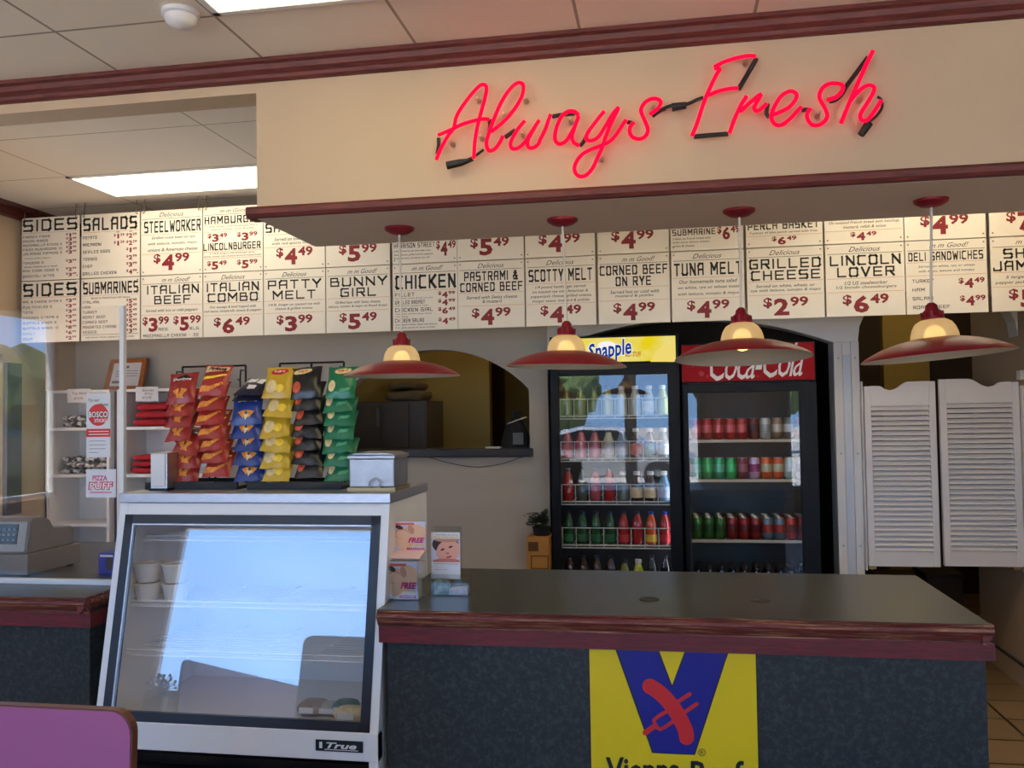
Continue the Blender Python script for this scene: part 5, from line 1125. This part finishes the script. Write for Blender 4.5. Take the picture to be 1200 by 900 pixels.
def can(c):
    if c in KP: return dup(KP[c])
    t = thing('drink_can', 'x', 'can', (0, 0, 0)); a, q = CAN[c]
    build('body', B().lathe([(0, .002), (.022, 0), (.026, .004), (.0322, .012), (.0322, .104), (.0295, .114), (.027, .119)], seg=20), mat('can_'+c, a, .3, .35, coat=.3), t, smooth=True)
    build('lid', B().lathe([(.027, .119), (.0272, .1215), (.0255, .1215), (.0235, .117), (0, .117)], seg=20), M_steel, t, smooth=True)
    build('printed_band', B().lathe([(.0326, .04), (.0326, .085)], seg=20), mat('canband_'+c, q, .35, .3), t, smooth=True)
    KP[c] = t; return t
CR1 = ['red', 'red', 'red', 'red', 'red', 'darkred', 'silver', 'bronze', 'grey', 'orangered']
CR2 = ['teal', 'green', 'teal', 'green', 'maroon', 'pinkwhite', 'orange', 'orange', 'white', 'lilac']
CR3 = ['leaf', 'leaf', 'leaf', 'cola', 'cola', 'cola', 'bluesilver', 'bluesilver', 'scarlet', 'cola']
CW = {'red': 'red', 'darkred': 'dark red', 'silver': 'silver', 'bronze': 'bronze', 'grey': 'grey', 'orangered': 'orange-red', 'teal': 'teal', 'green': 'bright green', 'maroon': 'maroon', 'pinkwhite': 'pink and white', 'orange': 'orange', 'white': 'white', 'lilac': 'pale lilac', 'leaf': 'dark green', 'cola': 'red', 'bluesilver': 'blue-grey', 'scarlet': 'scarlet'}
cpx = [816.5+12.2*i for i in range(10)]
for r, (row, py, deep) in enumerate([(CR1, 505, 1), (CR2, 550, 1), (CR3, 620, 4)]):
    for d in range(deep):
        for i, c in enumerate(row):
            o = can(c); x = ckl+.071+.0655*i
            o.location = (x, 5.226+.0665*d, zcn[r]+.0005); o.rotation_euler = (0, 0, i*1.3+d)
            o['label'] = '%s can, %s from left%s, %s shelf of red-topped cooler' % (CW[c], ORD[i], '' if deep == 1 else ', %s row' % ('front' if d == 0 else ORD[d]), SH[r]); o['group'] = 'cans in the red-topped cooler'
for d in range(3):
    for i in range(10):
        o = bottle('tall', 'black', 'dark', 'none'); x = ckl+.071+.0655*i
        o.location = (x, 5.226+.0665*d, zbot+.0005); o.scale = (1, 1, 1.2)
        o['label'] = 'black bottle, %s from the left, %s row at the bottom of the red-topped cooler' % (ORD[i], 'front' if d == 0 else ORD[d]); o['group'] = 'black bottles at the bottom of the red-topped cooler'

# ================================================================ SALOON DOORS
M_louv = mat('louvre_white', (236, 232, 230), .5, var=.02, scale=8)
def saloon(label, px0, px1, ytl, ytr, flip):
    yd = 5.235; x0, x1 = at(px0, 560, yd).x, at(px1, 560, yd).x; z0 = at((px0+px1)/2, 663.5, yd).z
    zl, zr = at(px0, ytl, yd).z, at(px1, ytr, yd).z; zhi = max(zl, zr)
    W = x1-x0; sw = .036; y0, y1 = yd-.016, yd+.016
    t = thing('saloon_door', label, 'saloon door', (x0 if not flip else x1, yd, z0), 'saloon doors')
    zlo = zhi-.022; dip = zhi-.046
    prof = [(0, zlo), (.22, zlo), (.30, dip+.006), (.38, dip), (.46, dip+.010), (.58, zhi-.006), (.68, zhi), (1, zhi)]
    if flip: prof = [(1-u, z) for u, z in prof[::-1]]
    top = [(x0+W*u, z) for u, z in prof]; zt = zhi-.135
    zend = lambda x: zlo if (x == x0) != flip else zhi
    build('stile', B().box((x0, y0, z0), (x0+sw, y1, zend(x0)-.0005)), M_louv, t, bevel=.003); build('stile', B().box((x1-sw, y0, z0), (x1, y1, zend(x1)-.0005)), M_louv, t, bevel=.003)
    inner = catmull([Vector((x, 0, z)) for x, z in top], 5); inner = [(v.x, v.z) for v in inner if x0+sw < v.x < x1-sw]
    zA = inner[0][1]; zB = inner[-1][1]
    build('top_rail', B().prism([(x0+sw, zt), (x1-sw, zt), (x1-sw, zB)]+inner[::-1]+[(x0+sw, zA)], 'y', y0+.003, y1-.003), M_louv, t)
    zb = z0+.085; build('bottom_rail', B().box((x0+sw, y0+.003, z0), (x1-sw, y1-.003, zb)), M_louv, t)
    b = B(); n = 29; p = (zt-zb)/n
    for k in range(n):
        z = zb+p*(k+.1)
        b.hexa([(x0+sw-.002, y0-.003, z), (x1-sw+.002, y0-.003, z), (x1-sw+.002, y0+.005, z+.001), (x0+sw-.002, y0+.005, z+.001), (x0+sw-.002, y1-.010, z+p*.84), (x1-sw+.002, y1-.010, z+p*.84), (x1-sw+.002, y1-.005, z+p*.86), (x0+sw-.002, y1-.005, z+p*.86)])
    build('louvre_slats', b, M_louv, t)
    hx = x0+.03 if not flip else x1-.03
    build('hinge', B().box((hx-.03, yd-.018, z0-.014), (hx+.01, yd+.012, z0)).lathe([(0, -.022), (.008, -.022), (.008, -.008), (0, -.008)], (hx-.01, yd, z0), 10), mat('brass', (170, 140, 90), .4, .8), t)
    hx2 = x0 if not flip else x1
saloon('left white louvred saloon door, beside the white post', 1014.5, 1098.5, 452, 446.5, False)
saloon('right white louvred saloon door, beside the brown wall', 1103, 1196.5, 444.5, 447.5, True)
jx = at(1013.5, 560, 5.235).x
b = B().box((colR+.001, 5.20, at(1010, 668, 5.22).z), (jx-.004, 5.27, at(1010, 447, 5.22).z)); struct('trim_7', b, M_white, bevel=.003)
jx = at(1197.2, 560, 5.235).x
b = B().box((jx+.003, 5.19, .64), (XR-.001, 5.28, 1.665)).box((jx-.012, 5.17, at(1195, 445, 5.2).z), (XR-.001, 5.23, at(1195, 434, 5.2).z)); struct('trim_8', b, M_white, bevel=.003)
b = B().box((XL, wy1+.0, 1.0), (XL+.03, wy1+.12, 1.9)); struct('trim_9', b, mat('dark_casing', (64, 66, 78), .5))

# ================================================================ THINGS AROUND THE PASS-THROUGH
# grey cabinet with doors in the back room
yc = 6.35; x0, x1 = at(420, 500, yc).x-.25, at(499, 500, yc).x; zc = at(470, 470, yc).z; xm = at(447, 500, yc).x
t = thing('steel_cabinet', 'dark grey steel cabinet in the back room, left behind the pass-through', 'cabinet', ((x0+x1)/2, yc+.25, 0))
M_cab = mat('cabinet_grey', (112, 104, 96), .5)
build('body', B().box((x0, yc+.02, 0), (x1, yc+.52, zc)), M_cab, t)
xq = (xm+x1)/2+.04
for a, c in ((x0+.01, xm-.006), (xm+.012, xq-.004), (xq+.004, x1-.006)):
    d = build('door', B().box((a, yc, .08), (c, yc+.018, zc-.02)), M_cab, t, bevel=.004)
    if a < xm: build('handle', B().box((c-.02, yc-.03, at(448, 500, yc).z), (c-.005, yc, at(448, 478, yc).z)), M_steel, d)
xA, xB = at(449, 455, yc+.1).x, at(496, 455, yc+.1).x; zz = zc
for i, (h, s, rgb) in enumerate([(.085, 0, (150, 132, 104)), (.055, .03, (132, 116, 92))]):
    b = B().ball(((xA+xB)/2, yc+.25, zz+h/2), 1, 24, 12, fn=lambda v: Vector((math.copysign(abs(v.x)**.4, v.x)*((xB-xA)/2-s), math.copysign(abs(v.y)**.4, v.y)*.18, math.copysign(abs(v.z)**.7, v.z)*h/2+.006*math.sin(9*v.x+i))))
    solo('folded_linen', ['lower tan folded linen on the grey back room cabinet', 'upper tan folded linen on the grey back room cabinet'][i], 'linen', b, mat('linen%d' % i, rgb, .9), 'folded linen', origin=((xA+xB)/2, yc+.25, zz), smooth=True); zz += h+.002
# black bag with pale strap on the sill
zs = az0+.006; ybg = YW+.06
x0, x1 = at(586, 520, ybg).x, at(619, 520, ybg).x; zt = at(602, 480, ybg).z; xc = at(602, 500, ybg).x
t = thing('black_bag', 'black bag with a pale strap at the right end of the pass-through sill', 'bag', (xc, ybg+.02, zs))
H_ = zt-zs; wl = [(0, .50), (.15, .52), (.35, .46), (.55, .36), (.70, .22), (.82, .17), (.92, .15), (1, .06)]
b = B(); sg = 16; vv = []; ff = []
for v, wv in wl:
    for k in range(sg):
        a = 2*PI*k/sg; vv.append((xc+(x1-x0)*wv*math.cos(a)*(1+.06*math.sin(3*a+5*v))+.012*v, ybg+.03+.055*math.sin(a)*(1-.5*v), zs+H_*v))
for i in range(len(wl)-1):
    for k in range(sg): k2 = (k+1) % sg; ff.append((i*sg+k, i*sg+k2, (i+1)*sg+k2, (i+1)*sg+k))
ff.append(list(range(sg))[::-1]); ff.append([(len(wl)-1)*sg+k for k in range(sg)]); b.add(vv, ff); build('bag_body', b, mat('black_cloth', (26, 24, 26), .85), t, smooth=True)
p0, p1 = at(594, 497, ybg-.035), at(617, 489, ybg-.03)
build('strap', B().tube([p0, (p0*.5+p1*.5)+Vector((0, -.01, .002)), p1], .0045, 6), mat('pale_strap', (196, 190, 180), .6), t, smooth=True)
p0, p1 = at(601, 513, ybg-.04), at(613, 507, ybg-.04)
build('grey_patch', B().box((p0.x, ybg-.04, zs+.02), (p1.x, ybg-.028, p1.z)), mat('patch_grey', (96, 98, 100), .5), t)
p0, p1 = at(569, 524, YW-.02), at(586, 524, YW-.02)
solo('paper_slip', 'small white paper slips lying on the pass-through sill', 'paper', B().box((p0.x, YW-.03, zs-.0005), (p1.x, YW+.04, zs+.009)), M_paper, origin=(p0.x, YW, zs))
b = B().tube(catmull([at(x, y, YW-.008) for x, y in [(498, 534), (520, 541), (545, 546), (565, 547), (590, 543), (608, 537), (616, 534)]], 5), .0022, 6); solo('cable', 'thin dark cable sagging below the pass-through sill', 'cable', b, M_wire, smooth=True)
# box with plant between the counter and the yellow cooler
yb_ = 5.0; x0, x1 = at(617, 650, yb_).x, sxl-.006; zt = at(630, 630, yb_).z; zc_ = .56
t = thing('low_cabinet', 'low white cabinet behind the counter carrying the carton', 'cabinet', ((x0+x1)/2, 5.07, 0))
build('body', B().box((x0-.25, yb_+.01, .06), (x1-.002, YW-.01, zc_-.02)), M_shelf, t); build('top', B().box((x0-.27, yb_-.01, zc_-.02), (x1, YW-.005, zc_)), M_shelf, t)
for k in (0, 1): build('door', B().box((x0-.24+k*(x1-x0+.25)/2, yb_-.008, .09), (x0-.25+(k+1)*(x1-x0+.25)/2-.01, yb_+.008, zc_-.03)), M_shelf, t)
t = thing('cardboard_carton', 'brown cardboard carton with a dark printed square, left of the yellow-topped cooler', 'carton', ((x0+x1)/2, yb_+.1, zc_))
M_card = mat('cardboard', (176, 124, 58), .8, var=.05, scale=10)
build('box', B().box((x0, yb_, zc_), (x1, yb_+.2, zt)), M_card, t, bevel=.002)
b = B(); pz = lambda px, py: at(px, py, yb_-.0008)
q0, q1 = pz(622, 651), pz(643, 667)
for a, c in [((q0.x, q0.z), (q1.x, q0.z-.006)), ((q0.x, q1.z), (q1.x, q1.z+.006)), ((q0.x, q0.z), (q0.x+.006, q1.z)), ((q1.x-.006, q0.z), (q1.x, q1.z))]: b.box((a[0], yb_-.001, a[1]), (c[0], yb_, c[1]))
q0, q1 = pz(619, 635), pz(631, 646); b.box((q0.x, yb_-.001, q1.z), (q1.x, yb_, q0.z))
build('print', b, mat('card_print', (96, 64, 28), .8), t)
rs = random.Random(3)
t = thing('potted_plant', 'small dark green plant on top of the brown carton', 'plant', (x0+.075, yb_+.1, zt))
build('pot', B().lathe([(0, 0), (.045, 0), (.055, .05), (.050, .05), (.046, .042), (0, .042)], (x0+.075, yb_+.1, zt), 18), M_blackm, t, smooth=True)
b = B()
for k in range(170):
    a = rs.random()*2*PI; e = rs.uniform(.1, 1.3); r = rs.uniform(.03, .10); c = Vector((min(x0+.075+r*math.cos(a)*math.cos(e), sxl-.05), yb_+.1+r*math.sin(a)*math.cos(e), zt+.05+r*math.sin(e)*.95))
    d = Vector((math.cos(a), math.sin(a), rs.uniform(-.2, .7))).normalized()*rs.uniform(.026, .044); s = d.cross(Vector((0, 0, 1))).normalized()*rs.uniform(.012, .018)
    b.add([c, c+d*.5+s+Vector((0, 0, .004)), c+d, c+d*.5-s+Vector((0, 0, .004))], [(0, 1, 2, 3)])
build('leaves', b, mat('plant_green', (42, 60, 34), .6), t)
# low clutter behind the saloon doors
for i, (px0_, px1_, pyt, y, d, rgb, lab) in enumerate([(1030, 1082, 676, 6.7, .3, (92, 66, 40), 'brown storage box on the corridor floor, left of the saloon door gap'), (1086, 1128, 672, 6.4, .3, (84, 60, 36), 'brown storage box on the corridor floor, right of the saloon door gap')]):
    a, c = at(px0_, pyt, y), at(px1_, pyt, y)
    t = thing('storage_box', lab, 'box', ((a.x+c.x)/2, y+d/2, 0))
    build('box', B().box((a.x, y, 0), (c.x, y+d, a.z-.03)), mat('stor%d' % i, rgb, .7), t, bevel=.004); build('lid', B().box((a.x-.01, y-.01, a.z-.03), (c.x+.01, y+d+.01, a.z)), mat('storl%d' % i, tuple(int(v*.8) for v in rgb), .7), t, bevel=.003)

# ================================================================ DINING ROOM
def booth(label, loc, rot, width, name='booth_seat'):
    "seat with a laminated back panel; local: back panel in the plane y=0, seat on the +y side, centred in x"
    t = thing(name, label, 'booth seat', (0, 0, 0), 'booth seats'); Wd = width/2; zt, r = 1.012, .042
    out = []
    for (cx_, cz_, a0) in ((Wd-r, zt-r, 0), (-Wd+r, zt-r, 90)):
        out += [(cx_+r*math.cos(math.radians(a0+a)), cz_+r*math.sin(math.radians(a0+a))) for a in range(0, 91, 15)]
    out = [(Wd*.955, .44)]+out+[(-Wd*.955, .44)]
    def shape(k): return [(x*(1-k/Wd) if k else x, z-(k if z > .6 else 0)) for x, z in out]
    build('back_core', B().prism(out, 'y', 0, .018), M_bootw, t)
    build('back_laminate', B().prism(shape(.003), 'y', -.002, .0), M_pink, t); build('inner_laminate', B().prism(shape(.004), 'y', .018, .020), mat('booth_inner', (92, 80, 96), .4), t)
    build('seat', B().box((-Wd*.95, .022, .41), (Wd*.95, .47, .45)), M_pink, t, bevel=.012)
    b = B()
    for x in (-Wd*.7, Wd*.7): b.box((x-.02, .0, .04), (x+.02, .03, .44)).box((x-.02, .0, .0), (x+.02, .42, .04)).box((x-.02, .0, .37), (x+.02, .42, .41))
    build('frame', b, M_blackm, t)
    t.location = loc; t.rotation_euler = (0, 0, rot); return t
xr = at(155, 850, 1.5).x
booth('pink laminate booth seat back in the bottom left foreground', (xr-.345, 1.5, 0), 0, .69)
booth('booth seat turned sideways out in the dining room', (-2.80, -.92, 0), math.radians(94), 2.6)
booth('booth seat near the rear shop window', (-4.2, -2.1, 0), 0, .80)
def table(label, x, y, w_, d_):
    t = thing('dining_table', label, 'table', (x, y, 0), 'dining tables')
    build('tabletop', B().box((x-w_/2, y-d_/2, .72), (x+w_/2, y+d_/2, .755)), M_pink, t, bevel=.006); build('pedestal', B().lathe([(0, 0), (.22, 0), (.22, .02), (.04, .05), (.035, .70), (.12, .72), (0, .72)], (x, y, 0), 20), M_blackm, t, smooth=True)
table('dining table between the booth seats by the rear window', -3.9, -1.15, .7, .7)
t = thing('flower_vase', 'small vase of dried flowers on the dining table by the window', 'vase', (-3.95, -1.2, .755))
build('vase', B().box((-4.02, -1.25, .755), (-3.88, -1.15, .90)).box((-3.97, -1.22, .90), (-3.93, -1.18, .95)), mat('vase_brown', (96, 76, 72), .5), t, bevel=.006)
b = B(); rs = random.Random(5)
for k in range(40):
    a = rs.random()*2*PI; e = rs.uniform(.2, 1.4); r = rs.uniform(.06, .14); p0 = Vector((-3.95, -1.2, .94)); p1 = p0+Vector((math.cos(a)*math.cos(e), math.sin(a)*math.cos(e), math.sin(e)))*r
    b.tube([p0, p1], .003, 4); b.ball(p1, .014, 6, 4)
build('flowers', b, mat('dried_flowers', (120, 60, 62), .8), t)

# ---- outside the windows: trees and a parked car
def tree(label, x, y, h, r, seed):
    rs = random.Random(seed); t = thing('tree', label, 'tree', (x, y, -.07), 'trees across the parking lot')
    build('trunk', B().tube([(x, y, -.1), (x+.05, y, h*.25), (x, y, h*.6)], [.16, .12, .06], 8), mat('bark', (84, 70, 58), .9), t)
    b = B()
    for k in range(14):
        c = (x+rs.uniform(-r, r)*.7, y+rs.uniform(-r, r)*.7, h*rs.uniform(.45, .85)); k1 = rs.random()*9
        b.ball(c, r*rs.uniform(.35, .6), 12, 8, fn=lambda v: v*(1+.18*math.sin(9*v.x/r+k1)*math.cos(8*v.z/r+k1)))
    build('crown', b, mat('tree_green', (74, 92, 52), .9, var=.4, scale=3), t)
for i, (x, y, h, r, s) in enumerate([(-17, -3, 3.6, 1.6, 'nearest to the left shop window'), (-19, 2.5, 4.2, 1.9, 'second from the left shop window'), (-24, -12, 2.6, 1.7, 'at the far corner'), (-4.5, -26, 3.2, 1.9, 'straight across from the rear window'), (3, -24, 3.4, 2.0, 'right across from the rear window'), (10, -21, 4.2, 2.0, 'across the lot, rightmost')]):
    tree('green tree across the parking lot, '+s, x, y, h, r, 10+i)
t = thing('hedge', 'dark green clipped hedge outside the left window', 'hedge', (-9, 0, -.07)); b = B(); rs = random.Random(8)
for k in range(28, 84):
    k1 = rs.random()*9; b.ball((-9+rs.uniform(-.2, .2), -14.5+k*.26, 1.12+rs.uniform(-.1, .1)), .66, 12, 8, sc=(1, 1, 2.05), fn=lambda v: v*(1+.12*math.sin(11*v.x+k1)*math.cos(9*v.z+k1)))
build('hedge_leaves', b, mat('hedge_green', (52, 70, 40), .9, var=.4, scale=6), t)
t = thing('parked_car', 'silver car parked outside the rear window', 'car', (-1.5, -9, -.07))
prof = [(-2.1, .25), (-2.15, .55), (-2.0, .72), (-1.3, .82), (-.75, 1.22), (-.3, 1.34), (.55, 1.32), (1.15, .95), (1.95, .82), (2.15, .65), (2.15, .28)]
build('body', B().prism([(-1.5+x, z-.07) for x, z in prof], 'y', -9.8, -8.2), mat('car_silver', (176, 180, 186), .25, .6), t, bevel=.08)
build('side_window', B().prism([(-1.5+x, z-.07) for x, z in [(-1.1, .86), (-.65, 1.18), (-.25, 1.27), (.5, 1.25), (1.0, .92)]], 'y', -8.19, -8.185), M_black, t)
for x in (-1.35, 1.35): 
    w_ = build('wheel', B().lathe([(.12, -.1), (.30, -.1), (.32, 0), (.30, .1), (.12, .1)], (-1.5+x, -8.25, .25), 20, R=Matrix.Rotation(PI/2, 3, 'X')), M_blackm, t, smooth=True)
    w2 = build('wheel', B().lathe([(.12, -.1), (.30, -.1), (.32, 0), (.30, .1), (.12, .1)], (-1.5+x, -9.75, .25), 20, R=Matrix.Rotation(PI/2, 3, 'X')), M_blackm, t, smooth=True)
